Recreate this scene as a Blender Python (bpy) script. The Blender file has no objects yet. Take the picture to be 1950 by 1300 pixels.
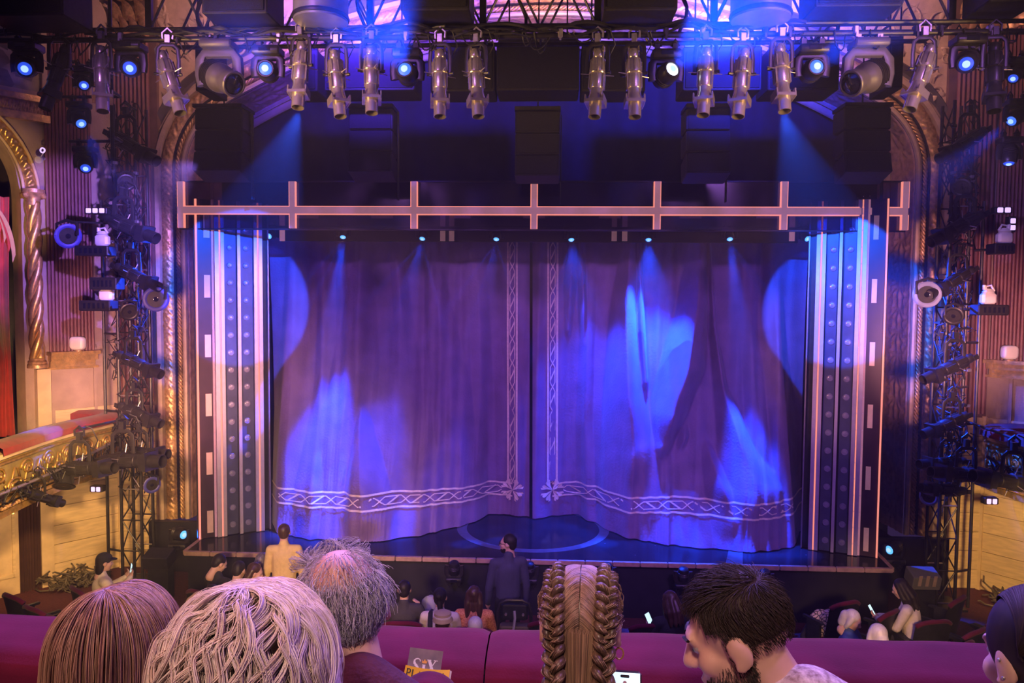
import bpy, math, random
import numpy as np
from mathutils import Vector, Matrix, Euler, Quaternion
R = math.radians
S = bpy.context.scene
COL = S.collection
# ------------------------------------------------------------------ camera
EYE = Vector((0, 0, 4.9)); F = 1450.0
cam_d = bpy.data.cameras.new('camera'); cam_d.sensor_width = 36; cam_d.lens = F / 1950 * 36
cam_d.clip_start = .05; cam_d.clip_end = 120
cam = bpy.data.objects.new('camera', cam_d); COL.objects.link(cam)
CM = Matrix.Rotation(R(2.8), 3, 'Z') @ Matrix.Rotation(R(90 - 3.04), 3, 'X') @ Matrix.Rotation(R(.45), 3, 'Z')
cam.matrix_world = Matrix.Translation(EYE) @ CM.to_4x4()
S.camera = cam
# ------------------------------------------------------------------ world, exposure
W = bpy.data.worlds.new('world'); S.world = W; W.use_nodes = True
W.node_tree.nodes['Background'].inputs[0].default_value = (.10, .05, .19, 1)
W.node_tree.nodes['Background'].inputs[1].default_value = .24
S.view_settings.view_transform = 'Standard'; S.view_settings.look = 'None'
S.view_settings.exposure = 0; S.view_settings.gamma = 1; S.view_settings.use_curve_mapping = False
cy = S.cycles
cy.max_bounces = 5; cy.diffuse_bounces = 2; cy.glossy_bounces = 2; cy.transmission_bounces = 3
cy.transparent_max_bounces = 10; cy.volume_bounces = 0; cy.caustics_reflective = False; cy.caustics_refractive = False
cy.use_denoising = True; cy.sample_clamp_indirect = 4; cy.sample_clamp_direct = 30
cy.volume_step_rate = 4; cy.volume_max_steps = 64
# ------------------------------------------------------------------ pixel -> place helpers (1950 x 1300 frame)
def ray(px, py): return CM @ Vector(((px - 975) / F, -(py - 650) / F, -1))
def P(px, py, Y):
    d = ray(px, py); return EYE + d * (Y / d.y)
def onZ(px, py, z):
    d = ray(px, py); return EYE + d * ((z - EYE.z) / d.z)
def onPlane(px, py, o, n):
    d = ray(px, py); return EYE + d * ((Vector(o) - EYE).dot(Vector(n)) / d.dot(Vector(n)))
def pxm(Y): return Y / F            # metres per pixel at depth Y
# ------------------------------------------------------------------ lights
def lamp(kind, name, loc, color, energy, to=None, size=.1, angle=None, blend=.3, sy=None):
    d = bpy.data.lights.new(name, kind); d.color = color; d.energy = energy
    if kind == 'AREA':
        d.size = size
        if sy: d.shape = 'RECTANGLE'; d.size_y = sy
    else: d.shadow_soft_size = size
    if kind == 'SPOT': d.spot_size = R(angle or 40); d.spot_blend = blend
    o = bpy.data.objects.new(name, d); COL.objects.link(o); o.location = loc
    if to is not None: o.rotation_euler = (Vector(to) - Vector(loc)).to_track_quat('-Z', 'Y').to_euler()
    return o
WARM = (1, .56, .18); LIL = (.42, .24, 1); ROSE = (1, .45, .36); VIO = (.34, .12, 1)
# house lights over the balcony seats and, from the balcony front, over the stalls
lamp('SPOT', 'house_light_left', (-4.0, .6, 10.5), (1, .36, .30), 1500, (-1.6, 1.7, 4), .5, 34, .8)
lamp('SPOT', 'house_light_right', (3.0, .8, 10.5), (.60, .26, .95), 700, (1.0, 1.8, 4), .5, 40, .8)
lamp('SPOT', 'stalls_warm_left', (-2.0, 3.2, 3.3), (1, .58, .24), 2100, (-4.6, 10.6, .9), .25, 52, .7)
lamp('SPOT', 'stalls_warm_centre', (-.2, 3.2, 3.3), (1, .55, .24), 360, (-.9, 10.0, .8), .25, 24, .7)
lamp('SPOT', 'stalls_warm_right', (2.4, 3.2, 3.3), (1, .54, .26), 1300, (4.5, 9.3, .6), .25, 24, .7)
lamp('SPOT', 'front_of_house_left', (-5, -1, 9.5), (.54, .20, .92), 4200, (-1.5, 13, 3.0), .3, 36, .8)
lamp('SPOT', 'front_of_house_right', (5, -1, 9.5), (.50, .19, .95), 4000, (1.5, 13, 3.0), .3, 36, .8)
lamp('SPOT', 'house_light_rear', (-.6, -4, 9.5), (1, .62, .50), 1300, (-.2, 1.2, 3.9), .4, 26, .7)
lamp('AREA', 'violet_truss_wash', (0, 5.9, 8.0), (.36, .20, 1), 900, (0, 1.2, 3.8), 6, sy=.4)
lamp('SPOT', 'amber_left', (-5.2, 7.5, 3.6), WARM, 1300, (-7.8, 12.0, 2.0), .15, 50, .6)
lamp('SPOT', 'amber_right', (5.0, 8.0, 2.8), WARM, 1100, (7.9, 12.6, .9), .15, 34, .6)
lamp('SPOT', 'amber_upper_left', (-4.6, 6.2, 4.4), WARM, 1300, (-9.6, 12.0, 6.7), .1, 24, .6)
lamp('SPOT', 'amber_lantern_fill_left', (-5.0, 5.0, 5.6), WARM, 1350, (-1.9, 8, 8.0), .7, 50, .5)  # unseen amber fill added for gold highlights on the hanging lanterns
lamp('SPOT', 'amber_lantern_fill_right', (5.0, 5.0, 5.6), WARM, 1250, (1.9, 8, 8.0), .7, 50, .5)  # same added fill from the right side
lamp('SPOT', 'lilac_wall_left', (-4.2, 8.9, 6.5), (.34, .18, 1), 2300, (-7.9, 12.6, 5.8), .06, 34, .4)
lamp('SPOT', 'lilac_wall_right', (4.2, 8.9, 6.5), LIL, 240, (8.0, 12.6, 6.6), .06, 30, .4)
for x in (-2.6, 0, 2.6): lamp('SPOT', 'arch_fill', (x, 11.9, 9.38), (1, .50, .34), 300, (x * 1.1, 13.7, 10.1), .1, 110, .8)  # unseen lamps added to brighten the arch mouldings
lamp('SPOT', 'rose_arch_left', (-4.8, 7.2, 4.0), (1, .42, .42), 1900, (-7.0, 13.4, 3.6), .3, 46, .8)
lamp('SPOT', 'rose_arch_right', (4.8, 7.2, 4.0), (1, .42, .42), 2200, (6.5, 13.4, 4.6), .3, 36, .8)
for sx in (-1, 1): lamp('SPOT', 'rose_reveal_fill', (sx * -2.5, 6.0, 5.6), ROSE, 1500, (sx * 6.2, 13.7, 3.9), .2, 22, .7)  # added fill that lifts the inner reveals
for sx in (-1, 1): lamp('SPOT', 'spandrel_fill', (sx * 3.6, 10.9, 10.2), ROSE, 420, (sx * 5.6, 13.4, 9.6), .1, 80, .8)  # added fill to brighten the spandrels
lamp('SPOT', 'blue_border_fill_right', (2.4, 8.3, 8.6), (.02, .03, 1), 15000, (2.6, 14, 9.0), .1, 64, 1)  # light added to turn the haze and border blue
lamp('SPOT', 'violet_border_fill_left', (-2.6, 8.3, 8.6), (.08, .025, 1), 11000, (-2.6, 14, 9.0), .1, 64, 1)  # violet counterpart, added to tint haze and border on the left
for px, ty in ((570, 560), (1490, 575)):
    lamp('SPOT', 'tower_lantern_beam', P(px, 212, 8.05), (.012, .10, 1), 4600, P(444 if px < 900 else 1602, ty, 12.9), .03, 25, .1)

# ------------------------------------------------------------------ materials
MATS = {}
def mat(name, col, rough=.6, metal=0., var=.12, scale=8., bump=0., bscale=40., emit=None, estr=0., spec=.5, col2=None, stretch=None, sheen=0, alpha=None, dirt=None):
    if name in MATS: return MATS[name]
    m = bpy.data.materials.new(name); m.use_nodes = True; nt = m.node_tree; N = nt.nodes; L = nt.links
    b = N['Principled BSDF']
    b.inputs['Roughness'].default_value = rough; b.inputs['Metallic'].default_value = metal
    b.inputs['Specular IOR Level'].default_value = spec
    if sheen: b.inputs['Sheen Weight'].default_value = sheen
    tc = N.new('ShaderNodeTexCoord'); src = tc.outputs['Object']
    if stretch:
        mp = N.new('ShaderNodeMapping'); mp.inputs['Scale'].default_value = stretch; L.new(src, mp.inputs[0]); src = mp.outputs[0]
    n = N.new('ShaderNodeTexNoise'); n.inputs['Scale'].default_value = scale; n.inputs['Detail'].default_value = 4
    L.new(src, n.inputs['Vector'])
    r = N.new('ShaderNodeValToRGB'); r.color_ramp.elements[0].position = .3; r.color_ramp.elements[1].position = .7
    c = Vector(col); c2 = Vector(col2) if col2 else None
    a0 = c * (1 - var); a1 = c2 if c2 else c * (1 + var)
    r.color_ramp.elements[0].color = (*a0, 1); r.color_ramp.elements[1].color = (*[min(1, v) for v in a1], 1)
    L.new(n.outputs[0], r.inputs[0]); L.new(r.outputs[0], b.inputs['Base Color'])
    if bump:
        n2 = N.new('ShaderNodeTexNoise'); n2.inputs['Scale'].default_value = bscale; L.new(src, n2.inputs['Vector'])
        bp = N.new('ShaderNodeBump'); bp.inputs['Strength'].default_value = bump; bp.inputs['Distance'].default_value = .02
        L.new(n2.outputs[0], bp.inputs['Height']); L.new(bp.outputs[0], b.inputs['Normal'])
    if emit:
        b.inputs['Emission Color'].default_value = (*emit, 1); b.inputs['Emission Strength'].default_value = estr
    MATS[name] = m; return m
def emat(name, col, strength):
    return mat(name, [min(1, c) * .6 for c in col], .5, 0, .05, 6, emit=col, estr=strength)
# ------------------------------------------------------------------ mesh builder
def basis(d):
    d = Vector(d).normalized(); a = Vector((0, 0, 1)) if abs(d.z) < .95 else Vector((1, 0, 0))
    x = d.cross(a).normalized(); return x, d.cross(x).normalized(), d
class MB:
    def __init__(s): s.v = []; s.f = []
    def add(s, vs, fs):
        o = len(s.v); s.v += [tuple(v) for v in vs]; s.f += [tuple(i + o for i in f) for f in fs]; return s
    def box(s, c, size, rot=None, bev=0., taper=1.):
        hx, hy, hz = [q / 2 for q in size]; c = Vector(c)
        b = min(bev, hx * .9, hy * .9)
        if b > 0:
            ring = [(-hx + b, -hy), (hx - b, -hy), (hx, -hy + b), (hx, hy - b), (hx - b, hy), (-hx + b, hy), (-hx, hy - b), (-hx, -hy + b)]
        else: ring = [(-hx, -hy), (hx, -hy), (hx, hy), (-hx, hy)]
        bz = min(b, hz * .5); n = len(ring)
        if b > 0: rows = [(-hz, 1 - b / max(hx, hy)), (-hz + bz, 1), (hz - bz, taper), (hz, taper * (1 - b / max(hx, hy)))]
        else: rows = [(-hz, 1), (hz, taper)]
        vs = [Vector((x * k, y * k, z)) for z, k in rows for x, y in ring]
        if rot is not None: vs = [rot @ v for v in vs]
        fs = [tuple(range(n))[::-1], tuple((len(rows) - 1) * n + i for i in range(n))]
        for r in range(len(rows) - 1):
            for i in range(n):
                j = (i + 1) % n; fs.append((r * n + i, r * n + j, (r + 1) * n + j, (r + 1) * n + i))
        return s.add([v + c for v in vs], fs)
    def tube(s, pts, r, n=8, caps=True, flat=1., up=None):
        pts = [Vector(p) for p in pts]; m = len(pts); rs = r if isinstance(r, (list, tuple)) else [r] * m
        vs = []; fs = []; x = None
        for i, p in enumerate(pts):
            t = (pts[min(i + 1, m - 1)] - pts[max(i - 1, 0)])
            if t.length < 1e-9: t = Vector((0, 0, 1))
            t.normalize()
            if x is None:
                x, y, _ = basis(t)
                if up is not None:
                    x = Vector(up) - t * Vector(up).dot(t); x.normalize(); y = t.cross(x)
            else:
                x = x - t * x.dot(t)
                if x.length < 1e-6: x, y, _ = basis(t)
                x.normalize(); y = t.cross(x)
            for k in range(n):
                a = 2 * math.pi * k / n; vs.append(p + x * (math.cos(a) * rs[i]) + y * (math.sin(a) * rs[i] * flat))
        for i in range(m - 1):
            for k in range(n):
                j = (k + 1) % n; fs.append((i * n + k, i * n + j, (i + 1) * n + j, (i + 1) * n + k))
        if caps: fs.append(tuple(range(n))[::-1]); fs.append(tuple((m - 1) * n + k for k in range(n)))
        return s.add(vs, fs)
    def cyl(s, a, b, r0, r1=None, n=12): return s.tube([a, b], [r0, r0 if r1 is None else r1], n)
    def lathe(s, prof, o=(0, 0, 0), ax=(0, 0, 1), n=16):
        x, y, d = basis(ax); o = Vector(o); vs = []; fs = []; m = len(prof)
        for rr, h in prof:
            for k in range(n):
                a = 2 * math.pi * k / n; vs.append(o + d * h + (x * math.cos(a) + y * math.sin(a)) * rr)
        for i in range(m - 1):
            for k in range(n):
                j = (k + 1) % n; fs.append((i * n + k, i * n + j, (i + 1) * n + j, (i + 1) * n + k))
        fs.append(tuple(range(n))[::-1]); fs.append(tuple((m - 1) * n + k for k in range(n)))
        return s.add(vs, fs)
    def ell(s, c, r, rot=None, n=12, m=8):
        c = Vector(c); r = (r, r, r) if isinstance(r, (int, float)) else r
        vs = [Vector((0, 0, -r[2]))]
        for i in range(1, m):
            p = -math.pi / 2 + math.pi * i / m
            for k in range(n):
                a = 2 * math.pi * k / n
                vs.append(Vector((r[0] * math.cos(p) * math.cos(a), r[1] * math.cos(p) * math.sin(a), r[2] * math.sin(p))))
        vs.append(Vector((0, 0, r[2]))); fs = []
        for k in range(n): fs.append((0, 1 + (k + 1) % n, 1 + k))
        for i in range(m - 2):
            for k in range(n):
                j = (k + 1) % n; fs.append((1 + i * n + k, 1 + i * n + j, 1 + (i + 1) * n + j, 1 + (i + 1) * n + k))
        t = len(vs) - 1; b0 = 1 + (m - 2) * n
        for k in range(n): fs.append((t, b0 + k, b0 + (k + 1) % n))
        if rot is not None: vs = [rot @ v for v in vs]
        return s.add([v + c for v in vs], fs)
    def grid(s, fn, nu, nv, wrap=False):
        vs = [fn(i / nu, j / nv) for j in range(nv + 1) for i in range(nu + 1)]
        fs = [(j * (nu + 1) + i, j * (nu + 1) + i + 1, (j + 1) * (nu + 1) + i + 1, (j + 1) * (nu + 1) + i) for j in range(nv) for i in range(nu)]
        return s.add(vs, fs)
    def prism(s, poly, axis_vec):
        n = len(poly); a = Vector(axis_vec); vs = [Vector(p) for p in poly] + [Vector(p) + a for p in poly]
        return s.add(vs, [tuple(range(n))[::-1], tuple(range(n, 2 * n))] + [(i, (i + 1) % n, n + (i + 1) % n, n + i) for i in range(n)])
    def build(s, name, m, parent=None, smooth=False, local=False):
        me = bpy.data.meshes.new(name)
        off = Vector((0, 0, 0))
        if parent is not None and not local:
            q = parent
            while q is not None: off = off + q.location; q = q.parent
        me.from_pydata([tuple(Vector(v) - off) for v in s.v] if off.length > 0 else s.v, [], s.f)
        if smooth:
            me.polygons.foreach_set('use_smooth', [True] * len(me.polygons))
            if smooth != 'all':
                try: me.set_sharp_from_angle(angle=R(40))
                except Exception: pass
        me.update()
        ms = m if isinstance(m, (list, tuple)) else [m]
        for q in ms: me.materials.append(q)
        o = bpy.data.objects.new(name, me); COL.objects.link(o)
        if parent is not None: o.parent = parent
        return o
def thing(name, label, cat, loc=(0, 0, 0), group=None, rot=None):
    o = bpy.data.objects.new(name, None); COL.objects.link(o); o.location = loc; o.empty_display_size = .1
    o['label'] = label; o['category'] = cat
    if group: o['group'] = group
    if rot: o.rotation_euler = rot
    return o
def tag(o, label, cat, group=None):
    o['label'] = label; o['category'] = cat
    if group: o['group'] = group
    return o
def struct(o): o['kind'] = 'structure'; return o
def stuff(o): o['kind'] = 'stuff'; return o
def kids(o): return [c for c in COL.objects if c.parent == o]
KID = {}
def dup(root, label=None, group=None, loc=None, rot=None):
    if root.name not in KID:
        KID[root.name] = [(c, kids(c)) for c in kids(root)]
    r = root.copy(); COL.objects.link(r)
    if loc is not None: r.location = loc
    if rot is not None: r.rotation_euler = rot
    if label: r['label'] = label
    if group: r['group'] = group
    out = []
    for c, gs in KID[root.name]:
        d = c.copy(); COL.objects.link(d); d.parent = r; out.append(d)
        for g in gs:
            e = g.copy(); COL.objects.link(e); e.parent = d
    return r, out
def rmat(d, up=(0, 0, 1)):
    """matrix whose +Z is d"""
    x, y, z = basis(d); return Matrix((x, y, z)).transposed()
rng = random.Random(7)

# ================================================================== materials
M_plaster = mat('mauve_plaster', (.36, .26, .22), .8, 0, .18, 3, .25, 30)
M_cream = mat('cream_paint', (.66, .5, .30), .65, 0, .12, 5, .12, 60)
M_board = mat('cream_boards', (.68, .52, .30), .6, 0, .14, 4, .15, 50, stretch=(1, 1, 6))
M_flute = mat('russet_flute', (.21, .075, .075), .55, 0, .2, 6)
M_bronze = mat('bronze_gilt', (.58, .36, .18), .40, .5, .35, 18, .2, 60)
M_gold = mat('gold_leaf', (.80, .52, .16), .3, .75, .25, 14, .15, 50)
M_pinkgilt = mat('rose_gilt', (.46, .28, .22), .45, .3, .25, 10, .2, 50)
M_strip = mat('plain_moulding', (.48, .36, .28), .55, .1, .15, 8)
M_groove = mat('dark_groove', (.03, .022, .03), .7)
M_relief = mat('relief_cream', (.62, .47, .36), .6, 0, .15, 7, .15, 40)
M_black = mat('black_metal', (.022, .022, .026), .45, .2, .3, 12, spec=.4)
M_blackcloth = mat('black_velour', (.012, .011, .016), .95, 0, .25, 14, sheen=.2)
M_carpet = mat('wine_carpet', (.10, .022, .025), .95, 0, .3, 30, .4, 300)
M_stagefloor = mat('black_gloss_stage', (.018, .016, .022), .12, 0, .25, 2.5, spec=.08)
M_blackwood = mat('black_painted_wood', (.016, .015, .020), .5, 0, .3, 4)
M_ringpaint = mat('faded_stage_paint', (.11, .08, .09), .45, 0, .25, 12)
M_edge = mat('pink_stage_nosing', (.55, .36, .27), .45, .2, .2, 12)
M_plum = mat('burgundy_velvet', (.10, .007, .030), .85, 0, .2, 6, .06, 160, sheen=.08, spec=.12)
M_drape = mat('red_drape', (.50, .045, .04), .8, 0, .2, 5, sheen=.4)
M_mural = mat('mural_sky', (.42, .36, .22), .7, 0, .5, 4, col2=(.70, .60, .36))
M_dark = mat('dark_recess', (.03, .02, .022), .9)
M_browncurtain = mat('brown_curtain', (.07, .03, .028), .9)
# ================================================================== floor and balcony shell
b = MB(); b.box((0, 8.5, -.05), (20, 11, .1)); struct(b.build('floor', M_carpet))
# ================================================================== stage platform
SZ = .9
SL = onZ(350, 1050, SZ); SR = onZ(1697, 1080, SZ); SY = (SL.y + SR.y) / 2
SLX, SRX = SL.x, SR.x
CXD = -.15
stage = thing('stage_platform', 'glossy black stage platform with a pale pink nosing along its front edge', 'stage', (0, SY, 0))
b = MB(); pl = [(SLX, SY), (SRX, SY), (SRX + .1, SY + .95), (SRX + .1, 13.2), (CXD + 6.08, 13.2), (CXD + 6.08, 15.8), (CXD - 6.08, 15.8), (CXD - 6.08, 13.2), (SLX - .05, 13.2), (SLX - .05, SY + .95)]
b.prism([(x, y, SZ - .06) for x, y in pl], (0, 0, .06)); b.build('deck', M_stagefloor, stage)
b = MB(); b.box(((SLX + SRX) / 2, SY + .06, (SZ - .06) / 2), (SRX - SLX - .06, .05, SZ - .065)); b.build('front_fascia', M_blackwood, stage)
n = 26; w = (SRX - SLX) / n
for i in range(n):
    b = MB(); b.box((SLX + w * (i + .5), SY - .02, SZ - .028), (w - .008, .06, .066), bev=.008); b.build('nosing_piece', M_edge, stage)
for x0, x1, y1 in ((SLX, SLX - .05, .95), (SRX, SRX + .1, .95)):
    b = MB(); b.prism([(x0 - .03, SY, SZ - .06), (x0 + .03, SY, SZ - .06), (x1 + .03, SY + y1, SZ - .06), (x1 - .03, SY + y1, SZ - .06)], (0, 0, .066)); b.build('side_nosing', M_edge, stage)
# turntable ring painted on the deck
rc = onZ(1012, 995, SZ); e1 = onZ(868, 1010, SZ); e2 = onZ(1010, 1052, SZ)
rr = (onZ(1160, 1010, SZ).x - e1.x) / 2; rcx = (onZ(1160, 1010, SZ).x + e1.x) / 2; rcy = e2.y + rr
b = MB(); b.grid(lambda u, v: (rcx + math.cos(2 * math.pi * u) * (rr - .17 * v), rcy + math.sin(2 * math.pi * u) * (rr - .17 * v), SZ + .002), 72, 1)
b.build('turntable_ring', M_ringpaint, stage, True)
for k in range(14):
    px = 930 + k * 47 + rng.uniform(-15, 15); q = onZ(px, rng.uniform(1032, 1062), SZ)
    if abs(q.x - rcx) > 0.2:
        b = MB(); b.box((q.x, q.y, SZ + .002), (.02, .012, .003)); b.build('spike_mark', M_ringpaint, stage)
for a0 in (1390,):
    q = onZ(a0, 1060, SZ); b = MB(); b.prism([(q.x - .14, SY + .02, SZ + .001), (q.x + .12, SY + .02, SZ + .001), (q.x + .3, SY + .75, SZ + .001), (q.x + .08, SY + .75, SZ + .001)], (0, 0, .002)); b.build('floor_marking', M_ringpaint, stage)
# ================================================================== proscenium
PY_ = 13.4; CX = -.15; HW = 6.35; ZS = 7.15; CR = 1.3; ZT = 9.8
def prosc_path(step=.03):
    h = ZT - ZS; RR = ((HW - CR) ** 2 + h * h - CR * CR) / (2 * (h - CR)); zc = ZT - RR
    th = math.atan2(ZS - zc, HW - CR)          # angle at big centre where corner circle meets
    pts = []
    n1 = int((ZS - SZ) / step)
    for i in range(n1): pts.append((-HW, SZ + (ZS - SZ) * i / n1, -1, 0))
    n2 = int(CR * (math.pi - (math.pi - th)) / step) + 2
    for i in range(n2):
        a = math.pi - (math.pi - (math.pi - th)) * i / n2
        pts.append((-(HW - CR) + CR * math.cos(a), ZS + CR * math.sin(a), math.cos(a), math.sin(a)))
    a0 = math.pi - th; n3 = int(RR * (a0 - math.pi / 2) / step)
    for i in range(n3 + 1):
        a = a0 - (a0 - math.pi / 2) * i / n3
        pts.append((RR * math.cos(a), zc + RR * math.sin(a), math.cos(a), math.sin(a)))
    right = [(-x, z, -nx, nz) for x, z, nx, nz in pts[:-1]][::-1]
    return pts + right
PATH = prosc_path()
SLEN = [0]
for i in range(1, len(PATH)): SLEN.append(SLEN[-1] + math.hypot(PATH[i][0] - PATH[i - 1][0], PATH[i][1] - PATH[i - 1][1]))
def pp(i, off, y):
    x, z, nx, nz = PATH[i]; return (CX + x + nx * off, y, z + nz * off)
def sweep(b, prof, hf=None, skip=1):
    """prof: list of (offset, y); hf(s, t) -> height pushed towards the house"""
    idx = list(range(0, len(PATH), skip)); m = len(prof); vs = []
    for i in idx:
        for k, (o, y) in enumerate(prof):
            dh = hf(SLEN[i], k / (m - 1)) if hf else 0
            vs.append(pp(i, o - (dh if prof[0][1] != prof[-1][1] and abs(prof[0][0] - prof[-1][0]) < .2 else 0), y - (dh if not (prof[0][1] != prof[-1][1] and abs(prof[0][0] - prof[-1][0]) < .2) else 0)))
    fs = [(a * m + k, a * m + k + 1, (a + 1) * m + k + 1, (a + 1) * m + k) for a in range(len(idx) - 1) for k in range(m - 1)]
    return b.add(vs, fs)
wp = bpy.data.objects.new('wall_proscenium', None); COL.objects.link(wp); wp.location = (CX, PY_, SZ); struct(wp)
# the plaster wall round the arch
b = MB(); idx = list(range(0, len(PATH), 6)); vs = []
for i in idx:
    x, z, nx, nz = PATH[i]; a = pp(i, .74, PY_ - .02)
    k = max(abs(x) / HW, (z - 6) / (ZT - 6))
    ox = CX + (x / HW if abs(x) / HW >= .999 else x / HW) * 7.35; oz = z if z <= ZS and abs(x) / HW > .99 else min(12.6, ZS + (z - ZS) * 2.6)
    if z > ZS: ox = CX + max(-7.35, min(7.35, x * 1.45))
    vs += [a, (ox, PY_ - .02, oz)]
b.add(vs, [(2 * j, 2 * j + 1, 2 * j + 3, 2 * j + 2) for j in range(len(idx) - 1)])
b.build('spandrel', M_relief, wp)
b = MB(); b.box((CX, PY_ + .1, 12.6), (15, .1, 4)); b.build('upper_wall', M_relief, wp)
b = MB(); sweep(b, [(.52, PY_ - .12), (.56, PY_ + .02), (.66, PY_ + .02), (.72, PY_ - .1), (.78, PY_ - .02)], skip=2); b.build('outer_cove', mat('blue_shaded_cove', (.10, .085, .11), .6), wp, True)  # dark blue shading of the cove put into its colour
b = MB(); sweep(b, [(.42, PY_ - .04), (.43, PY_ - .13), (.5, PY_ - .14), (.52, PY_ - .12)], skip=2); b.build('outer_fillet', M_strip, wp, True)
def acanthus(s, t):
    a = 2 * t - 1; p = .19; q = s / p; f = q - math.floor(q); a2 = abs(a)
    vein = abs(math.sin(9 * (f + .55 * a2 * a2) * math.pi / 3)); leaf = (1 - a2 ** 2.2)
    lobe = .5 + .5 * math.cos(2 * math.pi * (2 * f + 1.1 * a2))
    return .055 * leaf + .032 * vein * lobe * (1 - a2 ** 6) + .014 * math.sin(s * 77 + 5 * a) * math.sin(11 * a + s * 31)
b = MB(); sweep(b, [(.21 + .21 * k / 12, PY_ - .05) for k in range(13)], acanthus); b.build('acanthus_band', M_bronze, wp, 'all')
b = MB(); sweep(b, [(.075, PY_ + .02), (.085, PY_ + .06), (.2, PY_ + .06), (.205, PY_ - .06), (.215, PY_ - .06)], skip=2); b.build('rope_groove', M_groove, wp, True)
b = MB()
for ph in (0, 2 * math.pi / 3, 4 * math.pi / 3):
    pts = []
    for i in range(0, len(PATH), 1):
        a = SLEN[i] / .21 * 2 * math.pi / 1 + ph; pts.append(pp(i, .145 + .026 * math.cos(a), PY_ + .0 + .026 * math.sin(a)))
    b.tube(pts, .024, 5)
b.build('rope_moulding', M_bronze, wp, 'all')
b = MB(); sweep(b, [(-.005, PY_ + .0), (.0, PY_ - .06), (.035, PY_ - .075), (.07, PY_ - .06), (.078, PY_ + .03)], skip=2); b.build('inner_fillet', M_strip, wp, True)
def palmette(s, t):
    p = .40; f = s / p; f = f - math.floor(f); a = (2 * t - 1); y = f * 1.25
    h = 0
    ang = math.atan2(a, y - .12 + 1e-6); r = math.hypot(a, y - .12)
    if abs(ang) < 1.75 and .12 < r < .78:
        h = max(0, math.cos(ang * 8)) * min(1, (r - .1) * 3.2) * min(1, (.8 - r) * 7)
    for cx_, cy_ in ((.62, 1.0), (-.62, 1.0), (.72, .25), (-.72, .25)):
        d = math.hypot(a - cx_, y - cy_); h = max(h, .9 * math.exp(-((d - .2) / .07) ** 2), .8 * math.exp(-(d / .09) ** 2))
    h = max(h, .8 * math.exp(-((abs(a) - .93) / .05) ** 2), .7 * math.exp(-(a / .06) ** 2) * (y > .8))
    return .028 * h
b = MB(); sweep(b, [(-.0 - .08 * k / 26, PY_ + .02 + .72 * k / 26) for k in range(27)], palmette); b.build('palmette_band', M_pinkgilt, wp, 'all')
b = MB(); sweep(b, [(-.08, PY_ + .74), (-.12, PY_ + .72), (-.15, PY_ + .78), (-.13, PY_ + .86), (-.2, PY_ + .95), (-.2, PY_ + 1.05)], skip=2); b.build('reveal_fillet', M_strip, wp, True)
# carved scrolls on the spandrels
def scroll(b, c, r, turns, a0, sgn, w, y):
    pts = []
    for k in range(26):
        q = k / 25; a = a0 + sgn * q * turns * 2 * math.pi; rr_ = r * (1 - .86 * q)
        pts.append((c[0] + rr_ * math.cos(a), y, c[1] + rr_ * math.sin(a)))
    b.tube(pts, [w * (1 - .55 * k / 25) for k in range(26)], 5)
def leaf(b, c, l, a, w, y):
    d = (math.cos(a), math.sin(a)); n_ = (-d[1], d[0])
    b.add([(c[0], y, c[1]), (c[0] + d[0] * l * .45 + n_[0] * w, y, c[1] + d[1] * l * .45 + n_[1] * w), (c[0] + d[0] * l, y, c[1] + d[1] * l), (c[0] + d[0] * l * .45 - n_[0] * w, y, c[1] + d[1] * l * .45 - n_[1] * w), (c[0] + d[0] * l * .45, y - .05, c[1] + d[1] * l * .45)], [(0, 4, 1), (1, 4, 2), (2, 4, 3), (3, 4, 0)])
M_scroll = mat('gilt_scroll', (.60, .46, .36), .55, .1)
for sx in (-1, 1):
    b = MB()
    for k, (px, py, r) in enumerate([(305, 120, .16), (318, 60, .22), (372, 45, .2), (425, 30, .2), (480, 40, .18), (330, 150, .12), (320, 185, .1), (545, 45, .16), (600, 20, .15), (350, 95, .16), (395, 110, .14), (455, 90, .15), (300, 20, .15), (410, 75, .14), (520, 90, .14), (650, 30, .14)]):
        q = P(px, py, PY_ - .02); x = q.x if sx < 0 else 2 * CX - q.x
        scroll(b, (x, q.z), r, 1.3, rng.uniform(0, 6), rng.choice((-1, 1)), .028, PY_ - .03)
        for j in range(5): leaf(b, (x, q.z), r * 1.5, rng.uniform(0, 6.28), .05, PY_ - .022)
    stuff(b.build('scroll_relief', M_scroll, wp, 'all'))
    b = MB(); fr = [P(px, py, PY_) for px, py in ((293, 80), (296, 210), (302, 255), (325, 215), (372, 165), (400, 145))]
    b.tube([(q.x if sx < 0 else 2 * CX - q.x, PY_ - .03, q.z) for q in fr], .03, 6); b.build('panel_moulding', M_strip, wp, 'all')
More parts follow.
